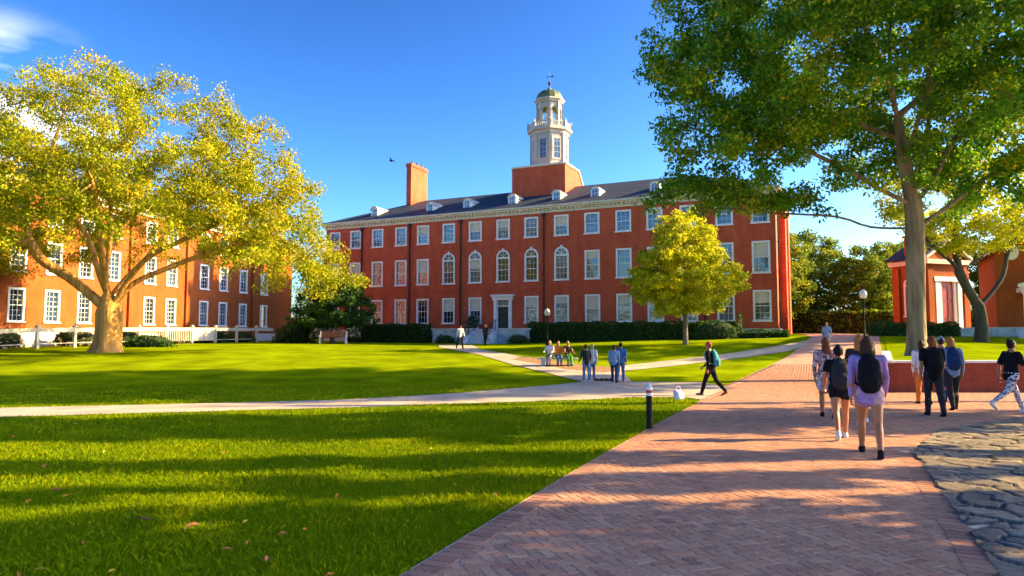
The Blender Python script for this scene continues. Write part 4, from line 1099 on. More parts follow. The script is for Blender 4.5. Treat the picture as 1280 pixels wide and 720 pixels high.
def terrace():
    x0 = px_local(541, 2, -5); x1 = px_local(661, 2, -5); xs0 = px_local(590, 2, -6); xs1 = px_local(612, 2, -6); zt = 2.26
    r = empty('stone_terrace', (CX, CY, 0), BA, 'bluish granite terrace with steps below the dark green front door', 'terrace')
    rs = np.random.RandomState(2); w = MB(); w.box(x0 + .15, x1 - .15, -4.85, -.12, .4, zt - .02)
    # coursed rough blocks along the front
    z = .45
    for row in range(5):
        h = (zt - .12 - .45) / 5; x = x0 - rs.uniform(0, .4)
        while x < x1:
            L_ = rs.uniform(.5, 1.1); a, b_ = max(x, x0), min(x + L_, x1)
            if b_ - a > .1 and not (a > xs0 - .05 and b_ < xs1 + .05): w.box(a + .012, b_ - .012, -5.0 - rs.uniform(0, .09), -4.8, z + .012, z + h - .012)
            x += L_
        z += h
    w.build('wall', M['stone_blue'], r)
    c = MB(); c.box(x0 - .1, xs0 - .02, -5.15, -4.7, zt - .1, zt + .06); c.box(xs1 + .02, x1 + .1, -5.15, -4.7, zt - .1, zt + .06); c.build('coping', M['coping'], r)
    n = 8; zg = .72
    for k in range(n):
        z = zg + (zt - zg) * (k + 1) / n; s = MB(); s.box(xs0, xs1, -5.05 - .34 * (n - 1 - k), -4.72 - .34 * (n - 1 - k) + (.02 if k < n - 1 else 0), .3, z); s.build('step', M['coping'], r)
    for xx in (xs0 - .35, xs1 + .01):
        s = MB(); s.add([(xx, -7.6, .3), (xx + .34, -7.6, .3), (xx + .34, -5.16, .3), (xx, -5.16, .3), (xx, -7.6, 1.25), (xx + .34, -7.6, 1.25), (xx + .34, -5.16, zt - .12), (xx, -5.16, zt - .12)],
              [(0, 3, 2, 1), (4, 5, 6, 7), (0, 1, 5, 4), (1, 2, 6, 5), (2, 3, 7, 6), (3, 0, 4, 7)]); s.build('cheek_wall', M['stone_blue'], r)
    for xx in (xs0 - .2, xs1 + .2):
        h = MB(); h.tube([(xx, -7.4, 2.05), (xx, -5.2, 3.1), (xx, -4.8, 3.1)], .035, 6)
        for (yy, za, zb2) in ((-7.4, 1.2, 2.05), (-6.3, 1.5, 2.58), (-5.2, 2.1, 3.1)): h.tube([(xx, yy, za), (xx, yy, zb2)], .03, 6)
        h.build('handrail', M['iron'], r)


terrace()
# pale flower heads on the terrace wall by the door
for k, (px_, lab) in enumerate([(556, 'bluish shrub at the left end of the granite terrace'), (648, 'bluish shrub at the right end of the granite terrace')]):
    x, y = fl(px_, 1.6, -6.0); shrub('shrub', x, y, 1.0, .6, .8, M['leaf_d'], lab, 220, .12, 120 + k, 'shrubs by the terrace')
x, y = fl(598, 3, -.9); shrub('shrub', x - .6, y, .75, .5, 1.5, M['petal'], 'pale flowering shrub under the window left of the front door', 260, .12, 131, z=2.26)


# ------------------------------------------------------------------ small houses on the right
def chapel():
    Y = 60.0; ang = radians(18); X = (1186 - 640) / FPX * Y; z0 = RZ(X, Y)
    r = empty('brick_chapel', (X, Y, z0), ang, 'small orange brick building with a pediment and a tall white framed red door', 'building')
    w = MB(); W = 2.35; D = 3.6; holes = [(-1.5, 1.5, .02, 4.95)]; wall_skin(w, -W, W, -.6, 6.1, holes, .35)
    w.add([(W, 0, -.6), (W, D, -.6), (W, D, 6.1), (W, 0, 6.1)], [(0, 1, 2, 3)]); w.add([(-W, D, -.6), (-W, 0, -.6), (-W, 0, 6.1), (-W, D, 6.1)], [(0, 1, 2, 3)]); w.add([(W, D, -.6), (-W, D, -.6), (-W, D, 6.1), (W, D, 6.1)], [(0, 1, 2, 3)])
    w.box(-W + .2, W - .2, .7, D - .2, -.6, 6.0)
    for xx in (-W, W - .62): w.box(xx, xx + .62, -.16, -.002, -.6, 5.6)
    for yy in (.3, 2.7): w.box(-W - .2, -W - .002, yy, yy + .6, -.6, 5.9)
    w.prism([(-W, 6.5), (W, 6.5), (0, 8.0)], .05, D)
    w.build('wall', M['brick_orange'], r)
    c = MB(); c.box(-W - .2, W + .2, -.3, D + .2, 6.1, 6.5)
    for s in (-1, 1):
        c.prism([(s * (W + .3), 6.503), (s * (W + .3), 6.75), (0, 8.3), (0, 8.05)], -.35, .048)
    c.build('cornice', M['cream'], r)
    rf = MB()
    for s in (-1, 1): rf.prism([(s * (W + .4), 6.53), (s * (W + .4), 6.74), (0, 8.36), (0, 8.12)], .049, D + .3)
    rf.build('roof', M['slate'], r)
    f = MB(); f.box(-1.5, -1.05, -.12, .3, 0.02, 4.6); f.box(1.05, 1.5, -.12, .3, 0.02, 4.6); f.box(-1.7, 1.7, -.2, .3, 4.6, 5.0); f.box(-.98, -.72, -.02, .25, .02, 4.58); f.box(.72, .98, -.02, .25, .02, 4.58)
    f.build('door_frame', M['white'], r)
    d = MB(); d.box(-.72, .72, .15, .24, .02, 4.58)
    for s in (-.36, .36):
        for (a, b_) in ((.25, 1.2), (1.4, 2.8), (3.0, 4.3)): d.box(s - .25, s + .25, .11, .149, a, b_)
    do = d.build('door', M['red_door'], r); h = MB(); h.box(.05, .1, .04, .109, 1.25, 1.55); h.build('handle', M['copper'], do)
    lm = Matrix.Translation((-W, 0, 0)) @ Matrix.Rotation(-pi / 2, 4, 'Z')
    for yy in (1.8,): window(r, -yy, 1.6, 4.4, 1.1, True, 2, 4, T_=lm)
    ch = MB(); ch.box(-W + .1, -W + .9, 1.5, 2.3, 6.55, 8.6); ch.box(-W, -W + 1.0, 1.4, 2.4, 8.6, 8.8); ch.build('chimney', M['brick_orange'], r)
    s = MB(); s.box(-2.2, 2.2, -1.2, -.17, -.6, .015); s.box(-2.6, 2.6, -1.6, -1.2, -.6, -.15); s.build('step', M['coping'], r)


chapel()


def gable_house():
    Y = 50.0; X = (1246 - 640) / FPX * Y; z0 = RZ(X, Y); ang = radians(-28)
    r = empty('brick_house', (X, Y, z0), ang, 'orange brick gabled house with oval window and white porch at the right edge', 'building')
    W = 8.0; w = MB(); holes = [(2.2, 3.3, 3.9, 6.3), (4.6, 5.7, 3.9, 6.3)]
    wall_skin(w, 0, W, -.6, 6.3, holes)
    w.add([(W, 0, -.6), (W, 9, -.6), (W, 9, 6.3), (W, 0, 6.3)], [(0, 1, 2, 3)]); w.add([(0, 9, -.6), (0, 0, -.6), (0, 0, 6.3), (0, 9, 6.3)], [(0, 1, 2, 3)]); w.add([(W, 9, -.6), (0, 9, -.6), (0, 9, 6.3), (W, 9, 6.3)], [(0, 1, 2, 3)])
    w.box(.2, W - .2, .5, 8.8, -.6, 6.2); w.prism([(0, 6.3), (W, 6.3), (W / 2, 9.4)], .0015, 9); w.build('wall', M['brick_orange'], r)
    rf = MB(); rf.prism([(-.6, 5.95), (-.6, 6.2), (W / 2, 9.85), (W / 2, 9.45)], -.5, 9.4); rf.prism([(W + .6, 5.95), (W + .6, 6.2), (W / 2, 9.85), (W / 2, 9.45)], -.5, 9.4); rf.build('roof', M['slate'], r)
    tr = MB(); tr.prism([(-.62, 5.8), (-.62, 5.94), (W / 2, 9.44), (W / 2, 9.2)], -.45, -.002); tr.prism([(W + .62, 5.8), (W + .62, 5.94), (W / 2, 9.44), (W / 2, 9.2)], -.45, -.002); tr.build('bargeboard', M['cream'], r)
    for x in (2.75, 5.15): window(r, x, 3.8, 6.25, 1.1, False, 2, 4)
    o = MB(); n = 20; c = (1.05, 6.05)
    for k in range(n):
        a, b_ = 2 * pi * k / n, 2 * pi * (k + 1) / n
        o.prism([(c[0] + .42 * cos(a), c[1] + .56 * sin(a)), (c[0] + .28 * cos(a), c[1] + .40 * sin(a)), (c[0] + .28 * cos(b_), c[1] + .40 * sin(b_)), (c[0] + .42 * cos(b_), c[1] + .56 * sin(b_))], -.08, -.003)
    ow = o.build('oval_window', M['white'], r); g = MB(); g.prism([(c[0] + .285 * cos(2 * pi * k / n), c[1] + .405 * sin(2 * pi * k / n)) for k in range(n)], -.04, -.004); g.build('pane', M['white'], ow)
    p = MB(); p.box(1.2, W, -2.2, -.01, 3.1, 3.4); p.prism([(1.0, 3.4), (W + .2, 3.4), (W + .2, 3.6), (4.6, 4.6), (1.0, 3.6)], -2.4, -2.1); po = p.build('porch', M['white'], r)
    for x in (1.45, 2.6, 5.2, 7.7): q = MB(); q.lathe([(.24, 0), (.24, .15), (.17, .2), (.15, 2.85), (.23, 2.95), (.23, 3.098)], (x, -2.0, 0), 14); q.build('column', M['white'], po, smooth=False)
    d = MB(); d.box(3.4, 4.6, -.06, -.002, 0, 2.7); d.build('door', M['stone_blue'], r)
    s = MB(); s.box(.9, W, -2.6, -.003, -.6, -.01); s.build('porch_floor', M['coping'], r)


gable_house()


def low_blue_wall():
    pts = [(36.6, 48.6), (50, 46)]
    r = empty('garden_wall', (36.6, 48.6, 0), 0, 'low bluish stone wall before the forked tree and the gabled house', 'wall'); rs = np.random.RandomState(5)
    d = Vector((pts[1][0] - pts[0][0], pts[1][1] - pts[0][1])); L = d.length; ang = math.atan2(d.y, d.x); r.rotation_euler = (0, 0, ang); z = RZ(38, 48)
    w = MB(); x = -4.5
    while x < L:
        l = rs.uniform(.4, .8)
        for k in range(2): w.box(x + .01, x + l - .01, -rs.uniform(0, .05), .3, z - .2 + k * .42, z + .21 + k * .42)
        x += l
    w.build('blocks', M['stone_blue'], r); c = MB(); c.box(-4.55, L, -.08, .38, z + .64, z + .73); c.build('coping', M['coping'], r)


low_blue_wall()
hedge('hedge', [(25, 84), (40, 72), (60, 68), (90, 66)], 2.5, 2.4, M['leaf_b'], 'long untrimmed hedge under the row of trees right of the main building', seed=12, size=.3, dens=14)
hedge('hedge', [(-46, 104), (-22, 100)], 2.5, 3.0, M['leaf_b'], 'untrimmed hedge closing the gap between the two large brick buildings', seed=13, size=.3, dens=14)
hedge('hedge', [(26.6, 51), (29.5, 50.6), (32.2, 50.0)], 1.3, .9, M['leaf_d'], 'dark low hedge behind the big tree on the raised lawn', seed=9, size=.14, dens=60, topz=RZ(29, 50) + .95)


# ------------------------------------------------------------------ lamp posts, bollard, small things
def lamp_post(x, y, h, label, m=None):
    r = empty('lamp_post', (x, y, RZ(x, y) if False else Tz(x, y)), 0, label, 'lamp post', 'globe lamp posts'); m = m or M['iron']
    p = MB(); p.lathe([(.17, 0), (.17, .1), (.13, .14), (.12, .5), (.075, .62), (.055, .8), (.045, h * .8), (.06, h * .82), (.04, h * .83), (.05, h - .62)], n=14); p.build('pole', m, r, smooth=False)
    b_ = MB(); b_.lathe([(.05, h - .62), (.11, h - .58), (.13, h - .52), (.10, h - .50)], n=14); b_.build('lamp_holder', m, r)
    g = MB(); g.lathe([(.11, h - .50), (.19, h - .38), (.215, h - .24), (.19, h - .10), (.12, h - .02), (.06, h + .04)], n=18); g.build('globe', M['lamp_glass'], r, smooth=True)
    c = MB(); c.lathe([(.075, h + .03), (.05, h + .08), (.02, h + .12), (.03, h + .16), (.008, h + .24)], n=12); c.build('finial', m, r)


lamp_post(20.45, 40.0, 3.75, 'tall black lamp post with pale acorn globe behind the walking women')
lx_, ly_ = (684 - 640) / FPX * 50, 50
lamp_post(lx_, ly_, 2.75, 'small lamp post with pale globe before the long hedge')


def bollard():
    p = G(812, 537); r = empty('bollard', p, 0, 'short black bollard with a white and red top band on the lawn edge', 'bollard')
    m = MB(); m.lathe([(.075, -.05), (.075, .02), (.058, .04), (.055, .60)], n=18); m.build('post', M['iron'], r)
    m = MB(); m.lathe([(.062, .60), (.062, .645), (.055, .646)], n=18); m.lathe([(.055, .70), (.064, .701), (.064, .74), (.05, .76)], n=18); m.build('collar', M['white'], r)
    m = MB(); m.lathe([(.052, .646), (.052, .70)], n=18); m.build('reflector', M['red_band'], r)
    m = MB(); m.lathe([(.05, .76), (.045, .80), (.03, .83), (.01, .84)], n=14); m.build('cap', M['coping'], r)


bollard()


def stones():
    for k, px_ in enumerate((746, 752, 758, 764)):
        p = G(px_ , 476.8); m = MB(); rs = np.random.RandomState(k)
        m.lathe([(.07, -.03), (.11, .02), (.10, .10), (.05, .14)], n=8); m.v = [(a * rs.uniform(.9, 1.2), b_ * rs.uniform(.8, 1.1), c) for a, b_, c in m.v]
        o = m.build('edging_stone', M['pipe'], None, smooth=True); o.location = p
        tag(o, ('brown edging stone nearest the student in pale denim', 'second brown edging stone from the pale denim student', 'brown edging stone next but one to the blue jacket students', 'brown edging stone nearest the blue jacket students')[k], 'stone', 'brown stones edging the path junction')


stones()
M['lilac'] = mat('lilac_cloth', (.55, .45, .68), .8, .15, 6)
M['lilac_white'] = mat('white_cloth', (.75, .72, .76), .8, .1, 6)


def satchel():
    p = G(848, 500); r = empty('tote_bag', p, radians(20), 'lilac and white tote bag left on the corner of the lawn', 'bag'); r.scale = (.78, .78, .78)
    m = MB(); m.lathe([(.16, 0), (.20, .06), (.21, .2), (.17, .32), (.10, .37), (.03, .36)], n=16); m.v = [(a * 1.0 + .05 * sin(c * 14), b_ * .62, c) for a, b_, c in m.v]; m.build('body', M['lilac'], r, smooth=True)
    m = MB(); m.lathe([(.10, .02), (.12, .1), (.10, .2), (.03, .22)], (-.04, -.07, 0), 12); m.build('pocket', M['lilac_white'], r, smooth=True)
    m = MB(); m.tube([(-.08, 0, .33), (-.10, 0, .44), (0, 0, .50), (.10, 0, .44), (.08, 0, .33)], .014, 6); m.build('handle', M['lilac'], r)


satchel()
# dry leaves lying on the near lawn
rs = np.random.RandomState(6)
for k, (px_, py_, s, lab) in enumerate([(178, 657, .11, 'long reddish brown leaf on the near lawn'), (240, 666, .07, 'small orange leaf right of the long one on the near lawn'), (58, 605, .05, 'tiny yellow leaf far left on the near lawn'),
                                        (69, 620, .05, 'pale dry leaf beside the tiny yellow leaf'), (352, 677, .04, 'small yellow leaf on the dark near lawn'), (334, 710, .06, 'brown leaf at the bottom of the near lawn'), (570, 613, .04, 'lone dry leaf close to the brick edge')]):
    p = G(px_, py_); m = MB(); m.add([(-s, 0, 0), (-.3 * s, -.3 * s, .015), (.4 * s, -.28 * s, .02), (s, 0, .01), (.4 * s, .26 * s, .03), (-.3 * s, .3 * s, .022), (0, 0, .006)], [(0, 1, 6), (1, 2, 6), (2, 3, 6), (3, 4, 6), (4, 5, 6), (5, 0, 6)])
    o = m.build('dry_leaf', M['dry_leaf']); o.location = p + Vector((0, 0, .05)); o.rotation_euler = (.1, .1, rs.uniform(0, 3)); tag(o, lab, 'leaf', 'dry leaves on the lawn')

rs = np.random.RandomState(16)
for k in range(44):
    Y = 4.6 + 9 * rs.uniform() ** 1.3; X = rs.uniform(-.72 * Y, LE(Y) - .15); s = rs.uniform(.022, .045); m = MB()
    m.add([(-s, 0, 0), (-.3 * s, -.35 * s, .01), (.4 * s, -.3 * s, .016), (s, 0, .006), (.4 * s, .3 * s, .02), (-.3 * s, .35 * s, .016), (0, 0, .003)], [(0, 1, 6), (1, 2, 6), (2, 3, 6), (3, 4, 6), (4, 5, 6), (5, 0, 6)])
    o = m.build('dry_leaf', M['dry_leaf'] if k % 3 else M['yellow_leaf']); o.location = (X, Y, Tz(X, Y) + .045); o.rotation_euler = (rs.uniform(-.4, .4), rs.uniform(-.4, .4), rs.uniform(0, 6))
    tag(o, 'tiny fallen leaf lying in the grass of the near lawn', 'leaf', 'tiny fallen leaves in the near grass')


def bird():
    r = MB(); r.lathe([(.01, -.22), (.06, -.12), (.085, 0), (.06, .1), (.05, .14), (.045, .18), (.01, .24)], n=10); r.T = None
    r.v = [(a, c, b_) for a, b_, c in r.v]
    r.add([(0, -.06, .03), (0, .1, .03), (.32, .02, .14), (.62, -.12, .06), (.3, -.1, .10)], [(0, 1, 2, 4), (4, 2, 3)]); r.add([(0, -.06, .03), (0, .1, .03), (-.32, .02, .14), (-.62, -.12, .06), (-.3, -.1, .10)], [(1, 0, 4, 2), (2, 4, 3)])
    r.add([(-.03, -.18, 0), (.03, -.18, 0), (.07, -.34, 0), (-.07, -.34, 0)], [(0, 1, 2, 3)])
    o = r.build('bird', M['iron'], smooth=False); o.location = ((487 - 640) / FPX * 55, 55, 1.6 + 55 * tan(math.atan((360 - 201) / FPX) + TH)); o.rotation_euler = (.1, .2, 1.2)
    tag(o, 'small dark bird flying over the slate roof', 'bird')


bird()

# ------------------------------------------------------------------ people
M['skin'] = mat('skin', (.42, .155, .065), .5, .08, 8, spec=.4)
M['skin_dark'] = mat('skin_brown', (.26, .13, .075), .5, .08, 8, spec=.4)
M['eye'] = mat('eye', (.03, .02, .015), .2, .05)
M['lip'] = mat('lips', (.38, .12, .10), .5, .05)


def cloth(name, col, var=.15, scale=9): return mat('cloth_' + name, col, .9, var, scale, .9, 13, spec=.05, bd=.03)


def print_cloth(name, c1, c2, c3, scale=14):
    m = bpy.data.materials.new('print_' + name); m.use_nodes = True; nt = m.node_tree; N = nt.nodes; L = nt.links; b = N['Principled BSDF']; b.inputs['Roughness'].default_value = .85
    tc = N.new('ShaderNodeTexCoord'); v = N.new('ShaderNodeTexVoronoi'); v.inputs['Scale'].default_value = scale; L.new(tc.outputs['Object'], v.inputs[0])
    sp = N.new('ShaderNodeSeparateColor'); L.new(v.outputs['Color'], sp.inputs[0]); cr = N.new('ShaderNodeValToRGB'); c = cr.color_ramp; c.interpolation = 'CONSTANT'
    c.elements.new(.5); 
    for e, p, q in zip(c.elements, (0, .4, .72), (c1, c2, c3)): e.position = p; e.color = tuple(q) + (1,)
    L.new(sp.outputs[0], cr.inputs[0]); L.new(cr.outputs[0], b.inputs['Base Color']); return m


for nm, col in dict(black=(.012, .012, .014), charcoal=(.03, .03, .035), lilac=(.34, .22, .46), blush=(.58, .34, .35), white=(.62, .60, .60), navy=(.02, .04, .10), denim=(.09, .15, .30), pale_denim=(.15, .21, .32),
                    blue=(.05, .14, .34), teal=(.05, .22, .28), red=(.40, .06, .05), green=(.10, .30, .05), sky=(.20, .28, .44), grey=(.25, .25, .27), orange=(.55, .18, .04), brown=(.12, .06, .03)).items(): M['c_' + nm] = cloth(nm, col)
M['p_floral'] = print_cloth('floral', (.55, .22, .20), (.60, .48, .46), (.14, .06, .08), 22)
M['p_white'] = print_cloth('dark_on_white', (.70, .66, .68), (.10, .07, .10), (.45, .36, .40), 26)
M['p_dark'] = print_cloth('dark', (.03, .03, .04), (.05, .05, .06), (.35, .32, .34), 24)
for nm, col in dict(black=(.010, .008, .008), brown=(.06, .026, .012), auburn=(.20, .055, .018), ginger=(.42, .15, .04), blond=(.45, .30, .12)).items():
    M['h_' + nm] = mat('hair_' + nm, col, .45, .35, 30, .8, 60, spec=.12, stretch=(3, 3, .4))
REM = []      # meshes to be fused into one skin at the end


def V(*a): return Vector(a)


def limb(mb, pts, rad, n=12):
    """tapered tube with rounded ends; rad = radius or (rx, ry) across x and y"""
    P = [Vector(p) for p in pts]; R = [(r, r) if not isinstance(r, tuple) else r for r in rad]
    d0 = (P[0] - P[1]).normalized(); d1 = (P[-1] - P[-2]).normalized()
    P = [P[0] + d0 * R[0][0] * .75, P[0] + d0 * R[0][0] * .45] + P + [P[-1] + d1 * R[-1][0] * .45, P[-1] + d1 * R[-1][0] * .75]
    R = [(R[0][0] * .45, R[0][1] * .45), (R[0][0] * .85, R[0][1] * .85)] + R + [(R[-1][0] * .85, R[-1][1] * .85), (R[-1][0] * .45, R[-1][1] * .45)]
    v = []; f = []
    ax = None
    for i, p in enumerate(P):
        d = (P[min(i + 1, len(P) - 1)] - P[max(i - 1, 0)]).normalized()
        ref = Vector((1, 0, 0)) if abs(d.x) < .85 else Vector((0, 1, 0))
        b_ = d.cross(ref).normalized(); a = b_.cross(d).normalized()
        for k in range(n):
            t = 2 * pi * k / n; v.append(p + a * cos(t) * R[i][0] + b_ * sin(t) * R[i][1])
    for i in range(len(P) - 1):
        for k in range(n): f.append((i * n + k, i * n + (k + 1) % n, (i + 1) * n + (k + 1) % n, (i + 1) * n + k))
    f += [tuple(range(n - 1, -1, -1)), tuple((len(P) - 1) * n + k for k in range(n))]
    mb.add(v, f)


def fuse(mb, name, m, parent, vox=.011, fold=0.0, smooth=2):
    o = mb.build(name, m, parent, smooth=True)
    bpy.context.view_layer  # the meshes are fused in one go at the end
    r = o.modifiers.new('fuse', 'REMESH'); r.mode = 'VOXEL'; r.voxel_size = vox; r.use_smooth_shade = True
    s = o.modifiers.new('ease', 'SMOOTH'); s.iterations = smooth; s.factor = .5
    if fold:
        d = o.modifiers.new('folds', 'DISPLACE'); d.texture = FOLD; d.strength = fold; d.mid_level = .5; d.texture_coords = 'LOCAL'
    REM.append(o); return o


FOLD = bpy.data.textures.new('folds', 'CLOUDS'); FOLD.noise_scale = .09; FOLD.noise_depth = 1


def person(x, y, face, H, label, top, bottom, hair, shoes='c_black', skin='skin', legs=((12, 8), (-14, 22)), arms=((14, 18), (-12, 22)), sleeves=1.0, bot='pants', hair_len='short', lean=4,
           group=None, pack=None, cap=None, near=True, sit=False, z=None, head_turn=0, socks=None, pack_label=None, outer=None, hem=.0, yaw_arm=.10):
    """face = heading in degrees, clockwise from +Y (0 walks away from the camera)"""
    k = H / 1.70; g = Tz(x, y) if z is None else z; rz = -radians(face); vox = .009 if near else .014
    # joints
    hipz = .90 * k; L1, L2 = .42 * k, .41 * k; J = {}
    if sit: hipz = .48 * k
    feet = []
    for i, s in enumerate((-1, 1)):
        a, b_ = radians(legs[i][0]), radians(legs[i][1]); hip = V(s * .088 * k, 0, hipz - .02 * k)
        kn = hip + V(s * .004 * k, sin(a), -cos(a)) * L1; an = kn + V(-s * .01 * k, sin(a - b_), -cos(a - b_)) * L2; J[i] = (hip, kn, an, a - b_)
    low = min(J[i][2].z for i in (0, 1)) - .085 * k
    dz = -low; 
    up = V(0, sin(radians(lean)), cos(radians(lean)))
    def tor(h, yy=0): return V(0, yy * k, hipz + dz) + up * (h * k)
    for i in (0, 1): J[i] = tuple([p + V(0, 0, dz) for p in J[i][:3]] + [J[i][3]])
    root = empty('person', (x, y, g), rz, label, 'person', group)
    B = MB()
    # trunk, neck, head
    limb(B, [tor(-.05), tor(.02), tor(.14), tor(.26), tor(.38), tor(.47), tor(.51)], [(.145 * k, .105 * k), (.165 * k, .118 * k), (.132 * k, .098 * k), (.145 * k, .105 * k), (.162 * k, .112 * k), (.168 * k, .092 * k), (.09 * k, .07 * k)], 18)
    nk = tor(.50); hd = tor(.50) + V(0, .022, .16) * k
    limb(B, [nk, tor(.56, .005), hd + V(0, -.01, -.06) * k], [.060 * k, .052 * k, .052 * k])
    ht = radians(head_turn); fx = lambda a, b_, c: hd + V(a * cos(ht) + b_ * sin(ht), -a * sin(ht) + b_ * cos(ht), c) * k
    limb(B, [fx(0, .012, -.085), fx(0, .008, -.05), fx(0, 0, 0), fx(0, -.008, .045), fx(0, -.01, .075)], [(.045 * k, .05 * k), (.062 * k, .075 * k), (.073 * k, .092 * k), (.072 * k, .090 * k), (.055 * k, .07 * k)], 16)
    limb(B, [fx(0, .085, .012), fx(0, .102, -.022)], [.010 * k, .014 * k], 8); limb(B, [fx(-.074, -.005, .012), fx(-.078, -.012, -.02)], [(.010 * k, .02 * k), (.010 * k, .014 * k)], 8); limb(B, [fx(.074, -.005, .012), fx(.078, -.012, -.02)], [(.010 * k, .02 * k), (.010 * k, .014 * k)], 8)
    AR = {}
    for i, s in enumerate((-1, 1)):
        a, e = radians(arms[i][0]), radians(arms[i][1]); sh = tor(.455) + V(s * .185 * k, 0, 0); o_ = yaw_arm
        el = sh + V(s * (o_ + .06), sin(a), -cos(a)).normalized() * .285 * k; wr = el + V(-s * .04 + s * o_ * .4, sin(a + e), -cos(a + e)).normalized() * .245 * k
        AR[i] = (sh, el, wr); limb(B, [tor(.45) + V(s * .11 * k, 0, 0), sh], [.062 * k, .055 * k]); limb(B, [sh, (sh + el) / 2, el], [.053 * k, .046 * k, .038 * k]); limb(B, [el, el + (wr - el) * .3, wr], [.039 * k, .040 * k, .026 * k])
        d = (wr - el).normalized(); sd = V(0, 1, 0) - d * d.y; sd.normalize(); nn = d.cross(sd) * (-s); pm = wr + d * .05 * k
        limb(B, [wr, pm, wr + d * .085 * k], [.024 * k, (.020 * k, .036 * k), (.016 * k, .036 * k)], 10)
        for q, ln in enumerate((.066, .075, .070, .055)):
            b0 = wr + d * .080 * k + sd * (.028 - q * .019) * k; m1 = b0 + (d * .9 + nn * .25).normalized() * ln * .5 * k; m2 = m1 + (d * .6 + nn * .8).normalized() * ln * .5 * k; limb(B, [b0, m1, m2], [.0088 * k, .0082 * k, .0068 * k], 6)
        t0 = wr + d * .03 * k + sd * .026 * k; limb(B, [t0, t0 + (d * .6 + sd * .7) .normalized() * .035 * k, t0 + (d * .95 + sd * .45 + nn * .3).normalized() * .065 * k], [.012 * k, .010 * k, .0085 * k], 6)
    for i in (0, 1):
        h_, kn, an, sa = J[i]
        limb(B, [h_, h_ + (kn - h_) * .5, kn], [.088 * k, .074 * k, .054 * k], 14); limb(B, [kn, kn + (an - kn) * .3 + V(0, -.012 * k, 0), an], [.053 * k, .055 * k, .033 * k], 12)
        fd = V(0, cos(sa * .8), -abs(sin(sa * .8)) if sa < 0 else sin(sa) * .5); heel = an + V(0, -.035 * k, -.045 * k); toe = an + fd * .16 * k + V(0, 0, -.058 * k)
        limb(B, [heel, (heel + toe) / 2 + V(0, 0, .012 * k), toe], [.030 * k, (.036 * k, .028 * k), (.034 * k, .018 * k)], 10); J[i] = J[i] + (heel, toe)
    fuse(B, 'body', M[skin], root, vox)
    E_ = MB()
    for s in (-1, 1): E_.lathe([(.002, -.011), (.010, -.006), (.0125, 0), (.010, .006), (.002, .011)], fx(s * .030, .080, .018), 8)
    E_.build('eyes', M['eye'], root, smooth=True)
    Lp = MB(); limb(Lp, [fx(-.018, .083, -.048), fx(0, .091, -.047), fx(.018, .083, -.048)], [.004, .006, .004], 6); Lp.build('mouth', M['lip'], root, smooth=True)
    # upper garment
    G_ = MB(); c = .014 * k
    zt = -.04 - hem
    limb(G_, [tor(zt), tor(.02), tor(.14), tor(.26), tor(.38), tor(.465), tor(.505)], [(.165 * k + c, .118 * k + c), (.165 * k + c, .118 * k + c), (.140 * k + c, .104 * k + c), (.150 * k + c, .108 * k + c), (.165 * k + c, .114 * k + c), (.170 * k + c, .094 * k + c), (.085 * k, .07 * k)], 18)
    for i, s in enumerate((-1, 1)):
        sh, el, wr = AR[i]; limb(G_, [tor(.45) + V(s * .11 * k, 0, 0), sh], [.066 * k, .066 * k])
        if sleeves > .5: limb(G_, [sh, (sh + el) / 2, el], [.060 * k, .052 * k, .046 * k]); limb(G_, [el, el + (wr - el) * (sleeves * 2 - 1) * .92], [.046 * k, .035 * k])
        elif sleeves > 0: limb(G_, [sh, sh + (el - sh) * sleeves * 1.6], [.064 * k, .060 * k])
    fuse(G_, 'shirt', M[top], root, vox * 1.15, .020 * k)
    # lower garment
    Q = MB(); limb(Q, [tor(-.05), tor(.03), tor(.10)], [(.165 * k, .122 * k), (.180 * k, .132 * k), (.150 * k, .115 * k)], 16)
    if bot == 'skirt':
        mid = (J[0][1] + J[1][1]) / 2; sp_ = abs(J[0][1].y - J[1][1].y) / 2; limb(Q, [tor(0), tor(-.12), mid + V(0, 0, .20 * k)], [(.18 * k, .135 * k), (.20 * k, .16 * k), (.215 * k, .17 * k + sp_ * .5)], 18)
    for i in (0, 1):
        h_, kn, an = J[i][:3]
        if bot == 'pants': limb(Q, [h_, h_ + (kn - h_) * .5, kn], [.104 * k, .086 * k, .068 * k], 14); limb(Q, [kn, kn + (an - kn) * .4, an + V(0, 0, .0)], [.068 * k, .066 * k, .052 * k], 12)
        elif bot == 'leggings': limb(Q, [h_, h_ + (kn - h_) * .5, kn], [.098 * k, .082 * k, .062 * k], 14); limb(Q, [kn, kn + (an - kn) * .3 + V(0, -.012 * k, 0), kn + (an - kn) * .9], [.062 * k, .062 * k, .041 * k], 12)
        elif bot == 'shorts': limb(Q, [h_ + V(0, 0, .02), h_ + (kn - h_) * .26], [.108 * k, .102 * k], 14)
    fuse(Q, {'pants': 'trousers', 'leggings': 'leggings', 'shorts': 'shorts', 'skirt': 'skirt'}[bot], M[bottom], root, vox * 1.15, .018 * k)
    for i in (0, 1):
        sh_ = MB(); heel, toe = J[i][4], J[i][5]; an = J[i][2]
        limb(sh_, [heel + V(0, 0, .004), (heel + toe) / 2 + V(0, 0, .012 * k), toe + V(0, 0, .002)], [.040 * k, (.046 * k, .036 * k), (.042 * k, .026 * k)], 12); limb(sh_, [an + V(0, -.012, -.03) * k, an + V(0, -.004, .012) * k], [.045 * k, .042 * k], 10)
        fuse(sh_, 'shoe', M[shoes], root, vox * 1.1)
    # hair
    Hr = MB(); limb(Hr, [fx(0, -.030, -.03), fx(0, -.026, .02), fx(0, -.020, .055), fx(0, -.015, .083)], [(.078 * k, .078 * k), (.086 * k, .092 * k), (.082 * k, .092 * k), (.055 * k, .065 * k)], 16)
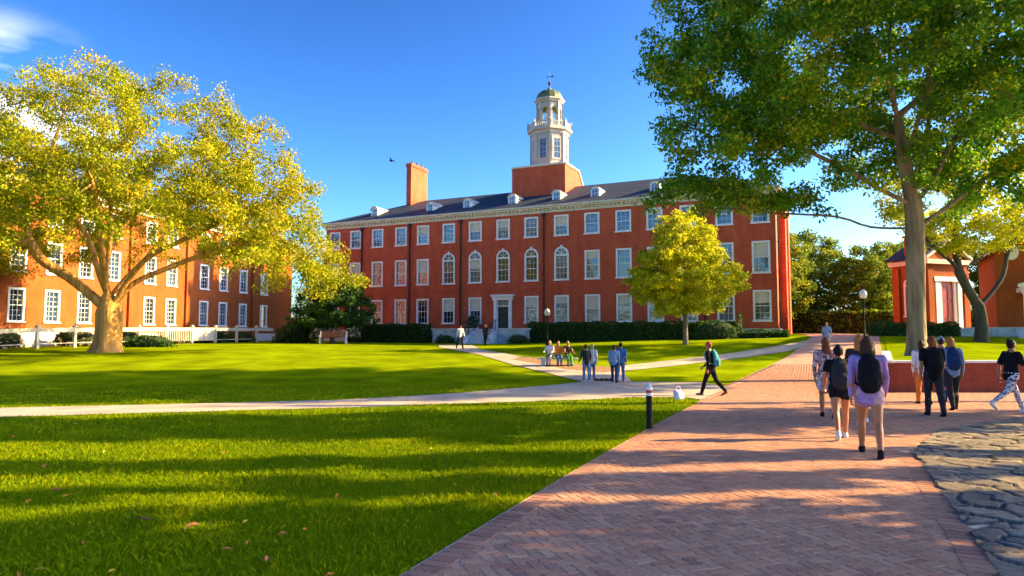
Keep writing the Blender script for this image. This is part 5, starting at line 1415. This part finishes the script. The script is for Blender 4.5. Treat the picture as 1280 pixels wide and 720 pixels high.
    if hair_len == 'long': limb(Hr, [fx(0, -.05, 0), fx(0, -.088, -.10), fx(.008, -.115, -.22), fx(.0, -.118, -.32)], [(.078 * k, .05 * k), (.088 * k, .042 * k), (.080 * k, .036 * k), (.045 * k, .022 * k)], 14)
    elif hair_len == 'mid': limb(Hr, [fx(0, -.045, 0), fx(0, -.065, -.09), fx(0, -.066, -.15)], [(.082 * k, .055 * k), (.092 * k, .05 * k), (.07 * k, .035 * k)], 14)
    elif hair_len == 'pony': limb(Hr, [fx(0, -.10, .03), fx(0, -.15, -.01), fx(.01, -.145, -.12), fx(.015, -.125, -.22)], [.024 * k, .032 * k, .034 * k, .012 * k], 10)
    elif hair_len == 'bun': limb(Hr, [fx(0, -.06, .075), fx(0, -.085, .11)], [.035 * k, .034 * k], 10)
    elif hair_len == 'curly':
        rr = np.random.RandomState(int(abs(x) * 100))
        for _ in range(26):
            u = Vector(rr.normal(0, 1, 3)); u.normalize(); u.y = -abs(u.y) * .8 + .1; limb(Hr, [fx(u.x * .065, u.y * .085 - .015, u.z * .085 + .005), fx(u.x * .085, u.y * .095 - .015, u.z * .10 - .015)], [.024 * k, .020 * k], 8)
        limb(Hr, [fx(0, -.05, 0), fx(0, -.09, -.10), fx(0, -.10, -.2)], [(.09 * k, .05 * k), (.105 * k, .05 * k), (.08 * k, .035 * k)], 14)
    fuse(Hr, 'hair', M[hair], root, vox, .012 * k)
    if cap:
        C_ = MB(); limb(C_, [fx(0, -.012, .045), fx(0, -.012, .080), fx(0, -.012, .10)], [(.090 * k, .102 * k), (.082 * k, .094 * k), (.05 * k, .06 * k)], 16); C_.add([fx(-.06, .075, .05), fx(.06, .075, .05), fx(.045, .155, .038), (fx(-.045, .155, .038)), fx(-.06, .075, .06), fx(.06, .075, .06), fx(.045, .155, .046), (fx(-.045, .155, .046))], [(0, 3, 2, 1), (4, 5, 6, 7), (0, 1, 5, 4), (1, 2, 6, 5), (2, 3, 7, 6), (3, 0, 4, 7)]); C_.build('cap', M[cap], root, smooth=False)
    if pack:
        pr = empty('backpack', (x, y, g), rz, pack_label, 'backpack')
        Pk = MB(); w_ = .135 * k; yb = -.105 * k
        limb(Pk, [tor(.10) + V(0, yb - .075 * k, 0), tor(.20) + V(0, yb - .085 * k, 0), tor(.34) + V(0, yb - .075 * k, 0), tor(.44) + V(0, yb - .06 * k, 0), tor(.49) + V(0, yb - .045 * k, 0)], [(w_, .075 * k), (w_ * 1.12, .088 * k), (w_ * 1.08, .08 * k), (w_ * .95, .062 * k), (w_ * .6, .035 * k)], 18)
        bo = fuse(Pk, 'bag', M[pack], pr, .012, .010)
        Po = MB(); limb(Po, [tor(.12) + V(0, yb - .165 * k, 0), tor(.22) + V(0, yb - .172 * k, 0), tor(.27) + V(0, yb - .155 * k, 0)], [(w_ * .75, .03 * k), (w_ * .8, .032 * k), (w_ * .6, .02 * k)], 14); fuse(Po, 'pocket', M[pack], pr, .012, .006)
        for s in (-1, 1):
            St = MB(); St.tube([tor(.44) + V(s * .07 * k, yb - .02 * k, 0), tor(.515) + V(s * .085 * k, -.02 * k, .012), tor(.47) + V(s * .088 * k, .10 * k, 0), tor(.34) + V(s * .10 * k, .135 * k, 0), tor(.22) + V(s * .145 * k, .09 * k, 0), tor(.12) + V(s * .165 * k, -.03 * k, 0), tor(.10) + V(s * .12 * k, yb - .02 * k, 0)], .017 * k, 6); St.build('strap', M[pack], pr, smooth=True)
        Hd = MB(); Hd.tube([tor(.47) + V(-.03, yb - .05 * k, 0), tor(.53) + V(0, yb - .06 * k, 0), tor(.47) + V(.03, yb - .05 * k, 0)], .009, 6); Hd.build('grab_handle', M[pack], pr, smooth=True)
    return root


def at_foot(px, py): p = G(px, py); return p.x, p.y


WG = 'students walking up the brick path'
a = at_foot(1089, 571)
person(a[0], a[1], 22, 1.66, 'nearest woman on the path, in lilac shirt and pale pink shorts with a black backpack', 'c_lilac', 'c_blush', 'h_brown', hair_len='curly', bot='shorts', legs=((26, 12), (-18, 14)), arms=((-18, 16), (14, 24)), sleeves=1.0, lean=5,
       group=WG, pack='c_black', pack_label='large black backpack on the woman in the lilac shirt', hem=.03)
a = at_foot(1052, 550)
person(a[0], a[1], 20, 1.52, 'woman in black top and black shorts with white sneakers, left of the woman in lilac', 'c_black', 'c_black', 'h_black', shoes='c_white', hair_len='bun', bot='shorts', legs=((-22, 16), (20, 10)), arms=((16, 30), (-14, 20)), sleeves=.3, lean=6,
       group=WG, pack='c_charcoal', pack_label='dark grey backpack on the woman in black shorts')
a = at_foot(1035, 523)
person(a[0], a[1], 18, 1.68, 'woman with long auburn hair in a pink patterned dress, leftmost of the walking women', 'p_floral', 'p_floral', 'h_auburn', hair_len='long', bot='skirt', legs=((18, 10), (-16, 16)), arms=((-14, 18), (12, 24)), sleeves=1.0, group=WG, hem=.04)
a = at_foot(1078, 531)
person(a[0], a[1], 20, 1.72, 'woman with curly ginger hair and patterned skirt ahead of the woman in lilac', 'c_charcoal', 'p_white', 'h_ginger', shoes='c_white', hair_len='curly', bot='skirt', legs=((-18, 16), (20, 8)), arms=((14, 18), (-14, 20)), sleeves=1.0, group=WG)
a = at_foot(1034, 438)
person(a[0], a[1], 200, 1.72, 'far off person in a pale blue shirt beyond the auburn haired woman', 'c_sky', 'c_grey', 'h_brown', near=False, group=WG)
RG = 'students on the right by the low wall'
a = at_foot(1169, 521)
person(a[0], a[1], 12, 1.70, 'person in black shirt and dark trousers with long auburn hair, by the low wall', 'c_black', 'c_charcoal', 'h_auburn', hair_len='long', legs=((12, 6), (-10, 14)), arms=((-8, 20), (10, 26)), sleeves=.4, group=RG, pack='c_black', pack_label='small black backpack on the auburn haired person')
a = at_foot(1192, 513)
person(a[0], a[1], 15, 1.72, 'person in a blue grey long sleeved top and dark trousers with ginger hair', 'c_sky', 'c_charcoal', 'h_ginger', hair_len='mid', legs=((-12, 12), (12, 6)), arms=((12, 20), (-8, 22)), group=RG, pack='c_navy', pack_label='navy backpack on the ginger haired person in blue grey')
a = at_foot(1155, 506)
person(a[0], a[1], 14, 1.66, 'person in a white top and orange trousers partly behind the person in black', 'c_white', 'c_orange', 'h_brown', hair_len='mid', legs=((12, 6), (-12, 14)), arms=((-14, 18), (10, 20)), group=RG)
a = at_foot(1180, 503)
person(a[0], a[1], 10, 1.78, 'person wearing a pale blue cap between the two dark trousered walkers', 'c_navy', 'c_navy', 'h_black', cap='c_sky', legs=((-10, 10), (12, 6)), arms=((10, 20), (-8, 20)), group=RG)
a = at_foot(1266, 517)
person(a[0], a[1], 82, 1.70, 'striding person in black top and white patterned leggings with white sneakers at the picture edge', 'c_black', 'p_white', 'h_black', shoes='c_white', hair_len='bun', bot='leggings', legs=((28, 8), (-30, 30)), arms=((-22, 20), (20, 26)), sleeves=.5, group=RG, outer=None)
MG = 'people around the path junction'
a = at_foot(889, 495)
person(a[0], a[1], -60, 1.72, 'person in black jacket, dark cap and black trousers stepping off the brick path', 'c_black', 'c_black', 'h_auburn', shoes='c_brown', cap='c_red', legs=((22, 6), (-20, 22)), arms=((-10, 20), (14, 30)), near=False, group=MG, pack='c_teal', pack_label='teal backpack on the person stepping off the brick path')
a = at_foot(733, 477.5)
person(a[0], a[1], -20, 1.58, 'person in a dark grey jacket and pale denim trousers, left of the two pairs', 'c_charcoal', 'c_pale_denim', 'h_brown', shoes='c_white', legs=((8, 4), (-8, 10)), near=False, group=MG, arms=((8, 40), (-6, 30)))
a = at_foot(740, 475.5)
person(a[0], a[1], 15, 1.56, 'blond person in white top just behind the dark grey jacket', 'c_white', 'c_denim', 'h_blond', hair_len='mid', legs=((-8, 8), (8, 4)), near=False, group=MG)
a = at_foot(768, 478.5)
person(a[0], a[1], 10, 1.58, 'person in a pale blue shirt and navy trousers, left of the blue jacket', 'c_sky', 'c_navy', 'h_brown', shoes='c_black', legs=((12, 6), (-12, 14)), near=False, group=MG, outer='c_navy')
a = at_foot(776, 478)
person(a[0], a[1], 20, 1.68, 'taller person in a deep blue jacket and blue jeans, right of the pair', 'c_blue', 'c_denim', 'h_black', shoes='c_brown', legs=((-12, 14), (12, 6)), near=False, group=MG)


def stone_bench(x, y, rz):
    r = empty('stone_bench', (x, y, Tz(x, y)), rz, 'low grey stone bench with people sitting on it beside the door path', 'bench')
    m = MB(); m.box(-1.05, 1.05, -.2, .2, .34, .42); m.build('seat', M['coping'], r, bevel=.01)
    for s in (-.75, .75): m = MB(); m.box(s - .1, s + .1, -.16, .16, -.1, .34); m.build('leg', M['coping'], r)


bx, by = at_foot(697, 457.5); stone_bench(bx, by + .1, radians(-6))
sitl = dict(sit=True, near=False, legs=((82, 84), (78, 90)), arms=((30, 45), (26, 55)), lean=10, group=MG)
person(bx - .38, by + .05, 200, 1.66, 'ginger haired person in a grey and white top sitting on the bench, left', 'c_white', 'c_grey', 'h_ginger', hair_len='long', z=Tz(bx, by), **sitl)
person(bx + .02, by + .08, 170, 1.62, 'blond person in an orange top sitting in the middle of the bench', 'c_orange', 'c_denim', 'h_blond', hair_len='long', z=Tz(bx, by), **sitl)
person(bx + .52, by + .05, 165, 1.62, 'person in dark top and green trousers sitting at the right end of the bench', 'c_charcoal', 'c_green', 'h_blond', sleeves=.2, z=Tz(bx, by), **sitl)
a = at_foot(575, 436)
person(a[0], a[1], 150, 1.74, 'person in dark hat and white shirt walking down the door path from the terrace', 'c_white', 'c_black', 'h_black', cap='c_black', legs=((22, 6), (-20, 20)), near=False, group=MG)
a = at_foot(606, 432.5)
person(a[0], a[1] + 1.5, 10, 1.74, 'person in dark clothes with a white collar standing at the foot of the terrace steps', 'c_charcoal', 'c_black', 'h_blond', near=False, group=MG, z=Tz(a[0], a[1] + 1.5))


# fuse every figure and garment into one skin
bpy.context.view_layer.update(); dg = bpy.context.evaluated_depsgraph_get()
for o in REM:
    me = bpy.data.meshes.new_from_object(o.evaluated_get(dg), depsgraph=dg); old = o.data; o.modifiers.clear(); o.data = me; me.name = o.name
    if not me.materials: me.materials.append(old.materials[0])
    bpy.data.meshes.remove(old)
